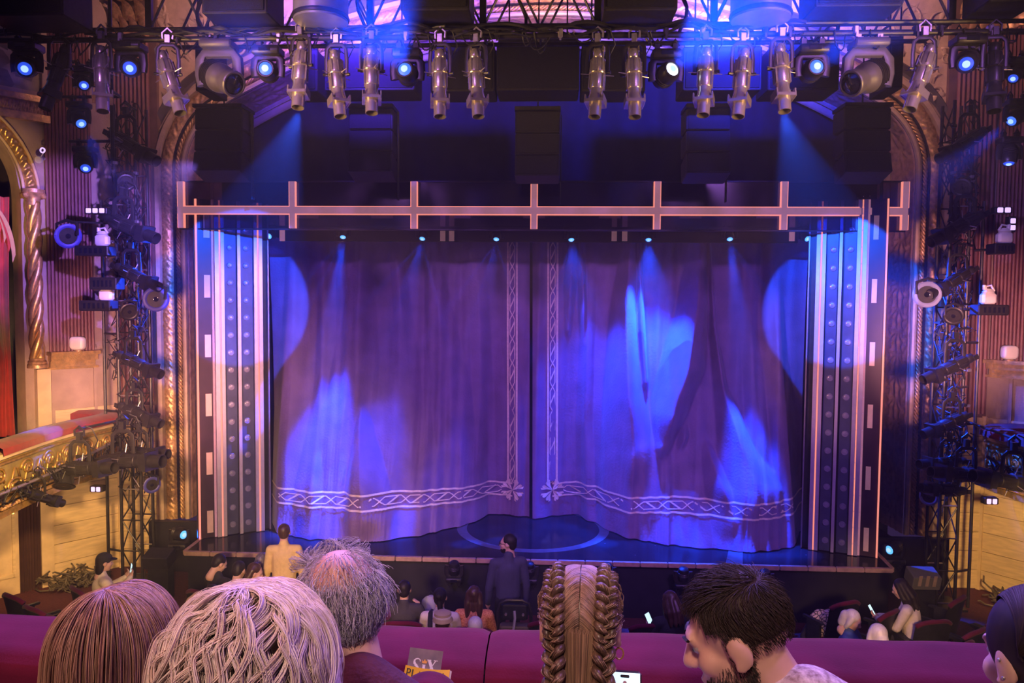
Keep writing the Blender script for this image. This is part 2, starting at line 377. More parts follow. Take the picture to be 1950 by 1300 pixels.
# ================================================================== side walls (left built, right mirrored)
CO = Vector((-7.77, 13.3, 0)); DL = Vector((-.61, -.79, 0)).normalized(); NL = Vector((.79, -.61, 0)).normalized()
def mx(p, s): return Vector((p[0] if s < 0 else -.31 - p[0], p[1], p[2]))
def lw(px, py):
    q = onPlane(px, py, CO, NL); return (q - CO).dot(DL), q.z
def sw(t, z, off, s): return mx(CO + DL * t + NL * off + Vector((0, 0, z)), s)
def wbox(b, t0, t1, z0, z1, o0, o1, s):
    b.prism([sw(t0, z0, o0, s), sw(t1, z0, o0, s), sw(t1, z0, o1, s), sw(t0, z0, o1, s)], (0, 0, z1 - z0))
M_patchwall = M_plaster
tj = lw(40, 400)[0]; ZB = 2.05; tA = tj + 1.35; AR = 1.35
zspring = lw(62, 372)[1]; 
zg = lw(120, 675)[1]
for s in (-1, 1):
    nm = 'left' if s < 0 else 'right'
    wl = bpy.data.objects.new('wall_' + nm, None); COL.objects.link(wl); wl.location = sw(0, 0, 0, s); struct(wl)
    # plaster with the arched opening
    b = MB(); n = 40
    def quad(t0, t1, z0a, z0b, z1): b.add([sw(t0, z0a, 0, s), sw(t1, z0b, 0, s), sw(t1, z1, 0, s), sw(t0, z1, 0, s)], [(0, 1, 2, 3)])
    quad(0, tj, 0, 0, 12.6)
    for i in range(n):
        u0 = tj + 2 * AR * i / n; u1 = tj + 2 * AR * (i + 1) / n
        za = zspring + math.sqrt(max(0, AR * AR - (u0 - tA) ** 2)); zb = zspring + math.sqrt(max(0, AR * AR - (u1 - tA) ** 2))
        quad(u0, u1, za, zb, 12.6); quad(u0, u1, 0, 0, ZB)
    quad(tj + 2 * AR, tj + 2 * AR + 1, 0, 0, 12.6)
    b.build('plaster_face', M_plaster, wl)
    b = MB()
    b.grid(lambda u, v: sw(tA - AR * math.cos(math.pi * u), zspring + AR * math.sin(math.pi * u), -.45 * v, s), 40, 1)
    for t in (tj, tj + 2 * AR): b.add([sw(t, ZB, 0, s), sw(t, zspring, 0, s), sw(t, zspring, -.45, s), sw(t, ZB, -.45, s)], [(0, 1, 2, 3)])
    b.build('opening_jamb', M_cream, wl, True)
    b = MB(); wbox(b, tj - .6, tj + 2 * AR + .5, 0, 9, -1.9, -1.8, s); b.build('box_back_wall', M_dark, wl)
    # flat return beside the proscenium
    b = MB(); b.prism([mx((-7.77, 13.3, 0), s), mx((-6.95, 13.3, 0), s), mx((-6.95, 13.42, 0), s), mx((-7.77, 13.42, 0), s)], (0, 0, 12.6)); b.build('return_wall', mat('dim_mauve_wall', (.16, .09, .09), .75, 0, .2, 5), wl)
    # cream boards below the box
    t1 = lw(100, 1050)[0]; zb_ = .02
    for k in range(9):
        z0 = zb_ + .33 * k; z1 = z0 + .32
        if z1 > 3.0: break
        b = MB(); wbox(b, .02, t1, z0, z1, .0, .03 + .004 * (k % 2), s); b.build('plank', M_board, wl)
        b = MB(); b.prism([mx((-7.75, 13.27, z0), s), mx((-7.08, 13.27, z0), s), mx((-7.08, 13.3, z0), s), mx((-7.75, 13.3, z0), s)], (0, 0, .32)); b.build('plank', M_board, wl)
    b = MB(); wbox(b, -.03, .04, 0, 3.0, .0, .06, s); b.build('corner_bead', M_cream, wl)
    b = MB(); wbox(b, t1, lw(76, 1050)[0], 0, 2.1, 0, .09, s); b.build('door_post', M_cream, wl)
    ta, tb = lw(76, 1050)[0], lw(34, 1050)[0]
    b = MB(); b.grid(lambda u, v: sw(ta + (tb - ta) * u, 2.1 * v, .05 + .03 * math.sin(u * 40), s), 40, 1); b.build('doorway_curtain', M_browncurtain, wl, True)
    b = MB(); wbox(b, tb, tb + .9, 0, 2.1, 0, .06, s); b.build('beige_panel', M_cream, wl)
    b = MB(); wbox(b, tb + .08, tb + .8, .3, .36, .06, .085, s); wbox(b, tb + .08, tb + .8, 1.8, 1.86, .06, .085, s); wbox(b, tb + .06, tb + .1, .3, 1.86, .06, .085, s); b.build('panel_moulding', M_board, wl)
    # plaster panel frame behind the box, cream pier standing in for a patch of light
    ta, tb = lw(185, 800)[0], lw(98, 800)[0]
    b = MB()
    for (u0, u1, w0, w1) in ((ta, tb, 4.03, 4.08), (ta, tb, 2.35, 2.4), (ta, ta + .05, 2.35, 4.08), (tb - .05, tb, 2.35, 4.08)): wbox(b, u0, u1, w0, w1, 0, .04, s)
    b.build('panel_moulding', M_plaster, wl)
    b = MB(); wbox(b, lw(92, 750)[0], lw(66, 750)[0], 2.3, zg - .22, 0, .14, s); b.build('light_patch_pier', M_cream, wl)
    # ledge under the globe lamp
    ta, tb = lw(182, 680)[0], lw(88, 680)[0]
    if s > 0: ta, tb = .02, .02 + tb - ta
    b = MB(); wbox(b, ta, tb, zg, zg + .06, 0, .24, s); wbox(b, ta + .02, tb - .02, zg - .1, zg, 0, .17, s); wbox(b, ta + .04, tb - .03, zg - .2, zg - .1, 0, .1, s); wbox(b, ta, tb, zg - .24, zg - .2, 0, .13, s); b.build('ledge', M_gold, wl)
    # fluted pilasters with acanthus capitals
    for (xa, xb, ztop_px, onflat) in ((174, 86, 62, 0), (262, 186, 58, 1)):
        z1 = P(150, ztop_px, 12.9).z
        if onflat:
            A, B_ = -7.72, -7.05; nfl = 9; wd = (B_ - A) / nfl
            for k in range(nfl):
                x = A + wd * (k + .5); b = MB(); b.tube([mx((x, 13.24, 3.05), s), mx((x, 13.24, z1), s)], wd * .44, 6); b.build('slat', M_flute, wl, True)
            ca, cb, cy_ = A, B_, 13.2
            f = lambda u, z, o: mx((ca + (cb - ca) * u, 13.27 - o, z), s)
        else:
            A, B_ = lw(xa, 450)[0], lw(xb, 450)[0]; A, B_ = (A, B_) if s < 0 else (.04, .04 + B_ - A); nfl = 13; wd = (B_ - A) / nfl
            for k in range(nfl):
                t = A + wd * (k + .5); b = MB(); b.tube([sw(t, zg + .06, .05, s), sw(t, z1, .05, s)], wd * .44, 6); b.build('slat', M_flute, wl, True)
            f = lambda u, z, o, A=A, B_=B_: sw(A + (B_ - A) * u, z, o + .02, s)
        b = MB(); bw = (f(1, 0, 0) - f(0, 0, 0)).length
        for row, (zz, cnt, hh) in enumerate(((z1, 4, .34), (z1 + .24, 3, .36))):
            for k in range(cnt):
                u = (k + .5) / cnt
                vs = []; m = 7
                for j in range(m):
                    q = j / (m - 1); out = .05 + .16 * q ** 2.5 + .03 * row; zc_ = zz + hh * (q - .25 * max(0, q - .75) ** 1 * 4 * .6)
                    hw = .5 / cnt * (1 - .7 * q ** 2) * .95 + .02
                    vs += [f(u - hw, zc_, out - .03), f(u, zc_ + .015, out + .02), f(u + hw, zc_, out - .03)]
                b.add(vs, [(3 * j + i, 3 * j + i + 1, 3 * j + i + 4, 3 * j + i + 3) for j in range(m - 1) for i in (0, 1)])
        for k in (0.08, .92, .38, .62):
            pts = []
            for j in range(18):
                q = j / 17; a = q * 3.6 * math.pi; r = .12 * (1 - .8 * q); sg = -1 if k < .5 else 1
                pts.append(f(k - sg * r / bw * math.cos(a) * 1.0, z1 + .66 + r * math.sin(a), .16))
            b.tube(pts, .022, 5)
        b.build('capital', M_bronze, wl, 'all')
        b = MB(); q0 = [f(-.06, z1 + .78, 0), f(1.06, z1 + .78, 0), f(1.06, z1 + .78, .2), f(-.06, z1 + .78, .2)]; b.prism(q0, (0, 0, .12)); b.build('abacus', M_bronze, wl)
    # mural panel with frame and frieze
    ta, tb = lw(78, 120)[0], lw(-60, 120)[0]; z0, z1 = lw(60, 178)[1], lw(60, 20)[1]
    b = MB(); wbox(b, ta, tb, z0, z1 + .8, 0, .03, s); b.build('mural', M_mural, wl)
    b = MB()
    for k in range(9):
        c = (ta + .15 + .5 * rng.random(), z0 + .1 + .9 * rng.random()); pts = []
        for j in range(9): pts.append((c[0] + (.12 + .1 * rng.random()) * math.cos(j * .7), c[1] + (.1 + .12 * rng.random()) * math.sin(j * .7)))
        b.prism([sw(t, z, .03, s) for t, z in pts], tuple(mx(NL, -1) * .004 if s < 0 else Vector((-NL.x, NL.y, 0)) * .004))
    b.build('mural_shapes', mat('mural_figures', (.25, .22, .15), .7, 0, .3, 6), wl)
    b = MB(); wbox(b, ta - .06, ta + .02, z0 - .06, z1 + .8, 0, .1, s); wbox(b, ta - .06, tb, z0 - .06, z0 + .02, 0, .1, s); b.build('mural_frame', M_cream, wl)
    za, zb2 = lw(60, 232)[1], lw(60, 184)[1]
    b = MB(); wbox(b, ta - .08, tb, za, za + .12, 0, .12, s); wbox(b, ta - .08, tb, zb2 - .1, zb2, 0, .14, s); b.build('frieze', M_gold, wl)
    b = MB(); b.grid(lambda u, v: sw(ta + (tb - ta) * u, za + .12 + (zb2 - .22 - za) * v, .05 + .025 * abs(math.sin(u * 60) * math.sin(3.1 * v) + .5 * math.sin(u * 133 + v * 9)), s), 120, 10); b.build('frieze_band', M_bronze, wl, 'all')
    # arch ring
    def ringf(u, v):
        a = math.pi * u; r = AR + .04 + .2 * v
        h = .05 + .05 * math.sin(math.pi * v) * (1 + .6 * abs(math.sin(a * 34)) + .5 * math.sin(a * 68) * math.sin(9 * v))
        return sw(tA - r * math.cos(a), zspring + r * math.sin(a), h, s)
    b = MB(); b.grid(ringf, 260, 9); b.build('arch_ring', M_gold, wl, 'all')
    b = MB()
    for r in (AR + .03, AR + .25):
        b.tube([sw(tA - r * math.cos(math.pi * k / 40), zspring + r * math.sin(math.pi * k / 40), .06, s) for k in range(41)], .026, 6)
    b.build('arch_bead', M_cream, wl, 'all')
    # twisted column
    tc_, zc0 = lw(66, 690); zc1 = zspring - .12; b = MB()
    for ph in range(3):
        pts = []; rad = []
        for k in range(73):
            q = k / 72; a = q * 2 * math.pi * 2.35 + ph * 2 * math.pi / 3; z = zc0 + .06 + (zc1 - zc0 - .06) * q; r = .052 * (1 - .12 * q)
            pts.append(sw(tc_ + r * math.cos(a), z, .13 + r * math.sin(a), s))
        b.tube(pts, .066, 8)
    b.build('twisted_column', M_gold, wl, 'all')
    b = MB(); o = sw(tc_, zc0 - .08, .13, s); b.lathe([(.15, 0), (.15, .05), (.13, .07), (.14, .1), (.11, .13), (.12, .16)], o, n=16); b.build('column_base', M_bronze, wl, True)
    b = MB(); o = sw(tc_, zc1 - .06, .13, s); b.lathe([(.10, 0), (.10, .1), (.13, .16), (.17, .2), (.17, .26)], o, n=16)
    for sg in (-1, 1):
        for oo in (.06, .2):
            b.ell(sw(tc_ + sg * .13, zc1 + .1, oo, s), .05, n=8, m=6)
    b.build('column_capital', M_bronze, wl, True)
    # ---- drapes in the box opening: a thing
    dr = thing('box_drape', 'tied red drape with striped scalloped swag in the arched box opening on the %s' % nm if s < 0 else 'tied red drape inside the dark arched box opening by the right wall', 'drape', sw(tj + .3, ZB, -.3, s))
    td0, td1 = lw(37, 600)[0], lw(-60, 600)[0]; zt0, zt1 = lw(20, 835)[1], lw(20, 372)[1]
    def drf(u, v):
        q = 1 - v; pinch = 1 - .38 * math.exp(-((q - .30) / .16) ** 2); uu = (u - .0) * pinch
        return sw(td0 + .02 + (td1 - td0) * uu + .05 * math.sin(q * 3), zt0 + (zt1 - zt0) * q, -.3 + .055 * math.sin(u * 34 + 1.5 * q) + .02 * math.sin(u * 71), s)
    b = MB(); b.grid(drf, 90, 40); b.build('drape_cloth', M_drape, dr, 'all')
    for k in range(5):
        b = MB(); c0 = lw(-45, 372)
        b.grid(lambda u, v, k=k: sw(c0[0] - (c0[0] - td0 - .02) * math.sin(u * math.pi / 2) * (1 - .1 * k + .09 * v), zt1 - .02 - .12 * (4 - k) * 0 - (.28 + .1 * (4 - k) - .09 * v) * (1 - math.cos(u * math.pi / 2)) * 1.6 + .02, -.2 - .012 * k, s), 14, 3)
        b.build('swag_fold', M_drape if k % 2 else mat('gold_braid', (.55, .35, .15), .6), dr, 'all')
    # ---- box balcony: a thing
    bx = thing('box_balcony', ('curved gilt box balcony with a red padded rail, lit amber, on the left wall' if s < 0 else 'curved box balcony in blue shadow jutting from the right wall'), 'balcony', mx((-7.9, 11.5, 1.9), s))
    plan = [(-8.25, 12.85), (-7.95, 12.86), (-7.68, 12.8), (-7.5, 12.62), (-7.45, 12.35), (-7.5, 11.9), (-7.55, 11.4), (-7.53, 10.9), (-7.46, 10.3), (-7.36, 9.6)]
    def bez(u):
        q = u * (len(plan) - 1); i = min(int(q), len(plan) - 2); f_ = q - i
        p0, p1, p2, p3 = [Vector(plan[max(0, min(len(plan) - 1, i + d))]) for d in (-1, 0, 1, 2)]
        return .5 * ((2 * p1) + (-p0 + p2) * f_ + (2 * p0 - 5 * p1 + 4 * p2 - p3) * f_ ** 2 + (-p0 + 3 * p1 - 3 * p2 + p3) * f_ ** 3)
    def bn(u):
        d = bez(min(1, u + .01)) - bez(max(0, u - .01)); d.normalize(); return Vector((-d.y, d.x)) if True else d
    def bxp(u, z, o):
        c = bez(u); n_ = bn(u); return mx((c.x + n_.x * o, c.y + n_.y * o, z), s)
    def front(u, v):
        z = 1.98 + .80 * v; o = .03 * math.cos((v - .5) * 3)
        return bxp(u, z, o + .1 * (v - .5))
    b = MB(); b.grid(front, 60, 8); b.build('front_panel', mat('olive_gilt_panel', (.34, .27, .10), .55, .2, .3, 7), bx, True)
    for z, hh, oo, nm2, mm in ((1.94, .09, .09, 'base_moulding', M_gold), (2.74, .07, .13, 'top_moulding', M_cream), (2.12, .03, .07, 'fillet', M_gold), (2.66, .03, .11, 'fillet', M_gold)):
        b = MB(); b.grid(lambda u, v: bxp(u, z + hh * [0, 0, 1, 1][min(3, round(v * 3))], [-.05, oo, oo, -.05][min(3, round(v * 3))]), 60, 3); b.build(nm2, mm, bx)
    b = MB()
    for k in range(90):
        u = .08 + .9 * k / 89; b.ell(bxp(u, 2.07, .09), (.035, .035, .03), n=6, m=4)
    stuff(b.build('egg_moulding', M_bronze, bx, True))
    b = MB()
    for k in range(14):
        u = .3 + .68 * k / 13; sg = 1 if k % 2 else -1; pts = []
        for j in range(22):
            q = j / 21; a = q * 3.2 * math.pi; r = .12 * (1 - .8 * q)
            pts.append(bxp(u + sg * r * math.cos(a) / 4.2, 2.4 + sg * .1 + r * math.sin(a), .07))
        b.tube(pts, .018, 5)
        pts = [bxp(u + .05 * q / 6 - .02, 2.4 + .16 * math.sin(q), .065) for q in range(7)]; b.tube(pts, .016, 5)
    stuff(b.build('gilt_scrolls', M_gold, bx, 'all'))
    b = MB(); pr = [(-.2, 0), (-.2, .1), (-.1, .15), (.08, .14), (.17, .09), (.18, 0)]
    b.grid(lambda u, v: bxp(u, 2.80 + pr[round(v * 5)][1], pr[round(v * 5)][0]), 60, 5); b.build('rail_cushion', mat('red_velvet', (.26, .025, .03), .85, 0, .2, 9, sheen=.15, spec=.15), bx, True)
    b = MB(); b.grid(lambda u, v: Vector(bxp(u, 1.97, 0)).lerp(sw(-.0 + 3.2 * u, 1.9, 0, s), v), 40, 2); b.build('underside', M_cream, bx, True)
    if s < 0:
        q = bxp(.38, 2.5, .12); b = MB(); b.box((q.x, q.y, 2.62), (.03, .05, .5)); q2 = bxp(.42, 2.5, .12); b.box((q2.x, q2.y, 2.62), (.03, .05, .5)); b.build('bracket', M_black, bx)

# ================================================================== stage house: black masking
M_navy = mat('black_border_cloth', (.010, .010, .020), .95, 0, .2, 6, spec=.04)
b = MB(); b.box((CX, 15.9, 5), (13, .1, 11)); struct(b.build('wall_stage_back', M_blackcloth))
for s in (-1, 1):
    b = MB(); b.prism([(CX + s * 6.42, 14.35, 0), (CX + s * 6.5, 14.35, 0), (CX + s * 6.5, 15.9, 0), (CX + s * 6.42, 15.9, 0)], (0, 0, 10.5)); struct(b.build('wall_stage_%s' % ('left' if s < 0 else 'right'), M_blackcloth))
    b = MB(); x0, x1 = sorted((CX + s * 5.6, CX + s * 7.0)); b.box(((x0 + x1) / 2, 13.2, .45), (x1 - x0, .12, .9)); struct(b.build('trim_1' if s < 0 else 'trim_2', M_blackwood))
zt = P(1000, 400, 14.3).z
b = MB(); b.grid(lambda u, v: (CX - 6.4 + 12.8 * u, 14.62 + .02 * math.sin(u * 160), zt + (10.3 - zt) * v), 200, 2)
tag(b.build('black_border', M_navy, None, 'all'), 'black velour border cloth filling the arch above the lit header', 'curtain')
for s in (-1, 1):
    b = MB(); xa = P(512 if s < 0 else 1540, 700, 14.25).x; xb = CX + s * 6.3
    b.grid(lambda u, v: (xa - s * .35 + (xb - xa) * u, 14.32 + .04 * math.sin(u * 30), SZ + .02 + (zt + .2 - SZ) * v), 40, 2)
    tag(b.build('black_leg_drape', M_navy, None, 'all'), 'black leg drape in the gap behind the %s light tower' % ('left' if s < 0 else 'right'), 'curtain')
# ================================================================== house curtain in two halves
M_curt = mat('indigo_curtain', (.23, .14, .30), .62, 0, .18, 3, .35, 26, sheen=.25)
M_trim = mat('pale_braid', (.90, .74, .58), .6, 0, .12, 20)
M_trimdark = mat('dark_braid_ground', (.05, .035, .08), .8)
CZT = P(1000, 398, 13.95).z; CYT = 13.95
HEM = {-1: [(522, 990), (532, 1010), (580, 1020), (640, 1025), (730, 1027), (800, 1018), (860, 1005), (905, 990), (930, 977), (960, 978), (1008, 984)],
       1: [(1014, 986), (1050, 982), (1105, 978), (1120, 985), (1150, 1005), (1200, 1022), (1260, 1035), (1330, 1043), (1420, 1046), (1480, 1042), (1515, 1030), (1526, 1010)]}
TOP = {-1: (508, 1009), 1: (1014, 1545)}
RIDGE = {-1: [
    [(430, 690, 8, .05), (700, 668, 42, .16), (850, 640, 62, .20), (1030, 620, 70, .10)],
    [(735, 683, 2, .0), (760, 683, 6, .06), (850, 682, 22, .24), (930, 690, 44, .36), (980, 695, 56, .30), (1030, 695, 60, .14)],
    [(780, 677, 2, .0), (860, 662, 8, .12), (920, 650, 14, .16), (970, 640, 16, .05)],
    [(430, 812, 6, .06), (640, 838, 30, .12), (800, 866, 45, .14), (1000, 900, 45, .08)],
    [(430, 560, 12, .05), (700, 550, 26, .12), (880, 545, 30, .22), (1000, 545, 30, .14)],
    [(430, 905, 14, .05), (700, 918, 18, .10), (1000, 922, 22, .12)],
    [(430, 745, 8, .04), (700, 770, 20, .07), (1000, 790, 30, .05)],
    [(430, 620, 10, .03), (800, 600, 16, .06), (930, 590, 60, .2), (1020, 585, 60, .12)],
    [(430, 977, 16, .03), (650, 972, 14, .05), (780, 985, 10, .09), (1000, 978, 18, .03)]],
    1: [
    [(430, 1202, 8, .12), (600, 1190, 26, .32), (760, 1192, 40, .42), (860, 1205, 58, .34), (960, 1200, 60, .18), (1030, 1195, 50, .06)],
    [(430, 1216, 4, .10), (640, 1223, 8, .24), (740, 1230, 7, .20), (768, 1232, 3, .0)],
    [(430, 1335, 12, .16), (600, 1325, 30, .38), (720, 1305, 44, .46), (800, 1278, 40, .40), (860, 1262, 26, .2), (900, 1255, 10, .0)],
    [(430, 1347, 3, .10), (640, 1364, 6, .22), (760, 1382, 12, .18), (860, 1410, 34, .24), (940, 1440, 70, .28), (1040, 1440, 80, .1)],
    [(430, 1093, 6, .06), (540, 1086, 10, .16), (620, 1082, 5, .08), (645, 1081, 2, 0)],
    [(460, 1107, 4, .08), (580, 1110, 7, .18), (650, 1112, 4, .08), (668, 1113, 2, 0)],
    [(430, 1470, 12, .05), (800, 1496, 24, .14), (1000, 1500, 22, .12)],
    [(820, 1312, 2, 0), (850, 1308, 10, .12), (880, 1300, 5, 0)],
    [(850, 1350, 2, 0), (890, 1358, 14, .14), (940, 1376, 30, .22), (990, 1392, 36, .14), (1040, 1395, 30, .04)],
    [(430, 1030, 14, .05), (700, 1024, 12, .07), (1000, 1020, 14, .05)],
    [(430, 1125, 10, .03), (800, 1112, 14, .12), (1000, 1118, 16, .14)],
    [(430, 1420, 10, .03), (800, 1450, 20, .10), (1040, 1470, 40, .06)]]}
def lint(tab, y, k):
    if y <= tab[0][0]: return tab[0][k] if k < 3 else tab[0][3]
    for a, c in zip(tab, tab[1:]):
        if y <= c[0]:
            q = (y - a[0]) / (c[0] - a[0]); q = q * q * (3 - 2 * q) if k == 3 else q
            return a[k] + (c[k] - a[k]) * q
    return tab[-1][k]
def hemv(h, x):
    H = HEM[h]
    if x <= H[0][0]: return H[0][1]
    for a, c in zip(H, H[1:]):
        if x <= c[0]: return a[1] + (c[1] - a[1]) * (x - a[0]) / (c[0] - a[0])
    return H[-1][1]
def curt(h, u, v, off=0.):
    x0, x1 = HEM[h][0][0], HEM[h][-1][0]; hx = x0 + (x1 - x0) * u; hy = hemv(h, hx)
    hp = onZ(hx, hy, SZ + .015)
    tx = TOP[h][0] + (TOP[h][1] - TOP[h][0]) * u; tp = P(tx, 398, CYT)
    px = tx + (hx - tx) * v; py = 398 + (hy - 398) * v
    g = v ** 2.0
    X = tp.x + (hp.x - tp.x) * v; Y = CYT + (hp.y - CYT) * g; Z = CZT + (SZ + .015 - CZT) * v
    d = 0
    for tab in RIDGE[h]:
        if py < tab[0][0] - 40: continue
        w = lint(tab, py, 2); xc = lint(tab, py, 1); s = abs(px - xc) / (w + 3)
        if s < 1: d = max(d, lint(tab, py, 3) * (1.45 if h > 0 else 1.1) * (1 - s ** 1.3))
    d += .034 * math.sin(px * .085 + 1.3 * v) * (1 - .5 * v) + .017 * math.sin(px * .21 + 4 * v + 2 * math.sin(px * .03))
    d += .012 * v ** 3 * math.sin(px * .5 + 9 * math.sin(px * .07) + v * 30) * (.5 + .5 * math.sin(px * .045 + v * 14)) + .02 * v ** 6 * math.sin(px * .16)
    return Vector((X, Y - d - off, Z))
def vz(z): return (CZT - z) / (CZT - SZ - .015)
def ubot(u, h): 
    uo = u if h > 0 else 1 - u      # 0 at the centre
    return .36 + .13 * min(1, uo * 1.8)
def ribbon(b, h, pts, w, off=.024):
    """strip of half-width w (metres) along surface points given as (u, v)"""
    W_ = (P(TOP[h][1], 700, 13.6) - P(TOP[h][0], 700, 13.6)).x; Hh = CZT - SZ
    vs = []
    for i, (u, v) in enumerate(pts):
        u0, v0 = pts[max(0, i - 1)]; u1, v1 = pts[min(len(pts) - 1, i + 1)]
        dx, dz = (u1 - u0) * W_, (v1 - v0) * Hh; l = math.hypot(dx, dz) or 1
        nu, nv = -dz / l * w / W_, dx / l * w / Hh
        vs += [curt(h, min(1, max(0, u + nu)), min(1, v + nv), off), curt(h, min(1, max(0, u - nu)), min(1, v - nv), off)]
    b.add(vs, [(2 * i, 2 * i + 1, 2 * i + 3, 2 * i + 2) for i in range(len(pts) - 1)])
def seg(a, c, n): return [(a[0] + (c[0] - a[0]) * i / n, a[1] + (c[1] - a[1]) * i / n) for i in range(n + 1)]
for h in (-1, 1):
    nm = 'left' if h < 0 else 'right'
    rt = thing('stage_curtain', '%s half of the indigo house curtain, %s' % (nm, 'bright blue pool at its lower corner' if h < 0 else 'with tall blue-lit folds'), 'curtain', (0, CYT, SZ))
    b = MB(); b.grid(lambda u, v: curt(h, u, v), 230, 170); b.build('cloth', M_curt, rt, 'all')
    W_ = (P(TOP[h][1], 700, 13.6) - P(TOP[h][0], 700, 13.6)).x; Hh = CZT - SZ
    ux = lambda px: (px - TOP[h][0]) / (TOP[h][1] - TOP[h][0])
    uc = ux(976 if h < 0 else 1053); hw = .093
    vb = vz(SZ + ubot(uc, h) + .3)
    b = MB(); ribbon(b, h, seg((uc, .0), (uc, vb), 120), hw - .01, .006)
    ue = 0. if h < 0 else 1.
    hs = lambda u: SZ + ubot(u, h) + .13
    pth = [(uc + (ue - uc) * i / 140, vz(hs(uc + (ue - uc) * i / 140))) for i in range(141)]
    ribbon(b, h, pth, .12, .006); b.build('braid_ground', M_curt, rt, 'all')
    b = MB()
    for sg in (-1, 1):
        ribbon(b, h, seg((uc + sg * (hw - .012) / W_, 0), (uc + sg * (hw - .012) / W_, vb), 120), .018)
        ribbon(b, h, [(u, v + sg * .118 / Hh) for u, v in pth], .016)
    b.build('braid_edge', M_trim, rt, 'all')
    # interlaced chain of long hexagons
    def link(b, f, c, L, a, hexo=True):
        k = L * .30
        for sg in (-1, 1):
            ribbon(b, h, [f(c + q * L * .5 * 1., p) for q, p in ((-.92, sg * .25 * a), (-.62, sg * a), (.62, sg * a), (.92, sg * .25 * a))], .0085)
    b = MB(); L = .44; n = int(vb * Hh / L)
    for i in range(n):
        fv = lambda s_, p: (uc + p / W_, s_ / Hh)
        c = vb * Hh - L * (i + .5)
        link(b, fv, c, L, .042); ribbon(b, h, [fv(c - .10, .042), fv(c + .10, -.042)], .011)
        ribbon(b, h, [fv(c + L * .5 - .035, .02), fv(c + L * .5 + .035, -.02)], .008); ribbon(b, h, [fv(c + L * .5 - .035, -.02), fv(c + L * .5 + .035, .02)], .008)
    ln = abs(ue - uc) * W_; n = int(ln / .46)
    for i in range(n):
        def fh(s_, p):
            u = uc + (ue - uc) * min(1, s_ / ln); return (u, vz(hs(u) + p))
        c = .18 + .46 * (i + .5)
        link(b, fh, c, .46, .058); ribbon(b, h, [fh(c - .10, .058), fh(c + .10, -.058)], .013)
        ribbon(b, h, [fh(c + .23 - .04, .03), fh(c + .23 + .04, -.03)], .009); ribbon(b, h, [fh(c + .23 - .04, -.03), fh(c + .23 + .04, .03)], .009)
    b.build('braid_chain', M_trim, rt, 'all')
    # corner cross, four notched arms
    b = MB(); c0 = (uc, vz(hs(uc)))
    for k in range(4):
        a = R(45 + 90 * k)
        def q(r, t): 
            x = r * math.cos(a) - t * math.sin(a); z = r * math.sin(a) + t * math.cos(a); return curt(h, c0[0] + x / W_, c0[1] - z / Hh, .03)
        for poly in ([(0, 0), (.07, .035), (.16, .075), (.2, .06), (.19, .02), (.15, .008)], [(0, 0), (.07, -.035), (.16, -.075), (.2, -.06), (.19, -.02), (.15, -.008)], [(.1, .05), (.16, .115), (.2, .10), (.17, .07)], [(.1, -.05), (.16, -.115), (.2, -.10), (.17, -.07)]):
            b.add([q(r, t) for r, t in poly], [tuple(range(len(poly)))])
    b.build('corner_cross', M_trim, rt)
# ================================================================== lit header
M_led = emat('salmon_led', (1, .30, .22), .95)
M_bar = mat('rose_light_bar', (.42, .24, .27), .5, 0, .12, 10, emit=(1, .40, .55), estr=.27)
M_rect = mat('pink_glow_plate', (.75, .50, .45), .5, 0, .08, 10, emit=(1, .5, .38), estr=.10)  # faint pink glow put into the plates and strips themselves
g = bpy.data.materials.new('smoked_glass'); g.use_nodes = True; nt = g.node_tree; nt.nodes.remove(nt.nodes['Principled BSDF'])
o_ = nt.nodes['Material Output']; t_ = nt.nodes.new('ShaderNodeBsdfTransparent'); gl = nt.nodes.new('ShaderNodeBsdfGlossy'); mxs = nt.nodes.new('ShaderNodeMixShader')
nz = nt.nodes.new('ShaderNodeTexNoise'); nz.inputs['Scale'].default_value = 3; rp = nt.nodes.new('ShaderNodeValToRGB')
rp.color_ramp.elements[0].color = (.34, .28, .40, 1); rp.color_ramp.elements[1].color = (.50, .42, .56, 1)
nt.links.new(nz.outputs[0], rp.inputs[0]); nt.links.new(rp.outputs[0], t_.inputs[0])
gl.inputs['Roughness'].default_value = .12; mxs.inputs[0].default_value = .07
nt.links.new(t_.outputs[0], mxs.inputs[1]); nt.links.new(gl.outputs[0], mxs.inputs[2]); nt.links.new(mxs.outputs[0], o_.inputs[0])
M_smoke = g
HY = 12.2
hx0, hx1 = P(340, 398, HY).x, P(1727, 400, HY).x; hz0, hz1 = P(1030, 436, HY).z, P(1030, 346, HY).z; hb0, hb1 = P(1030, 408, HY).z, P(1030, 395, HY).z
hd = thing('light_header', 'smoked glass header edged with glowing pink bars across the stage opening', 'light', ((hx0 + hx1) / 2, HY, hz0))
vxs = [P(x, 400, HY).x for x in (346, 558, 789, 1017, 1251, 1492, 1722)]
for a, c in zip(vxs, vxs[1:]):
    for z0, z1 in ((hz0, hb0), (hb1, hz1)):
        b = MB(); b.box(((a + c) / 2, HY + .05, (z0 + z1) / 2), (c - a - .08, .02, z1 - z0)); b.build('pane', M_smoke, hd)
b = MB(); b.box(((hx0 + hx1) / 2, HY, (hb0 + hb1) / 2), (hx1 - hx0, .09, hb1 - hb0)); b.build('light_bar', M_bar, hd)
for x in vxs:
    for z0, z1 in ((hz0, hb0), (hb1, hz1)):
        b = MB(); b.box((x, HY, (z0 + z1) / 2), (.085, .09, z1 - z0)); b.build('light_post', M_bar, hd)
        for sg in (-1, 1):
            b = MB(); b.box((x + sg * .05, HY - .01, (z0 + z1) / 2), (.014, .05, z1 - z0)); b.build('light_strip', M_led, hd)
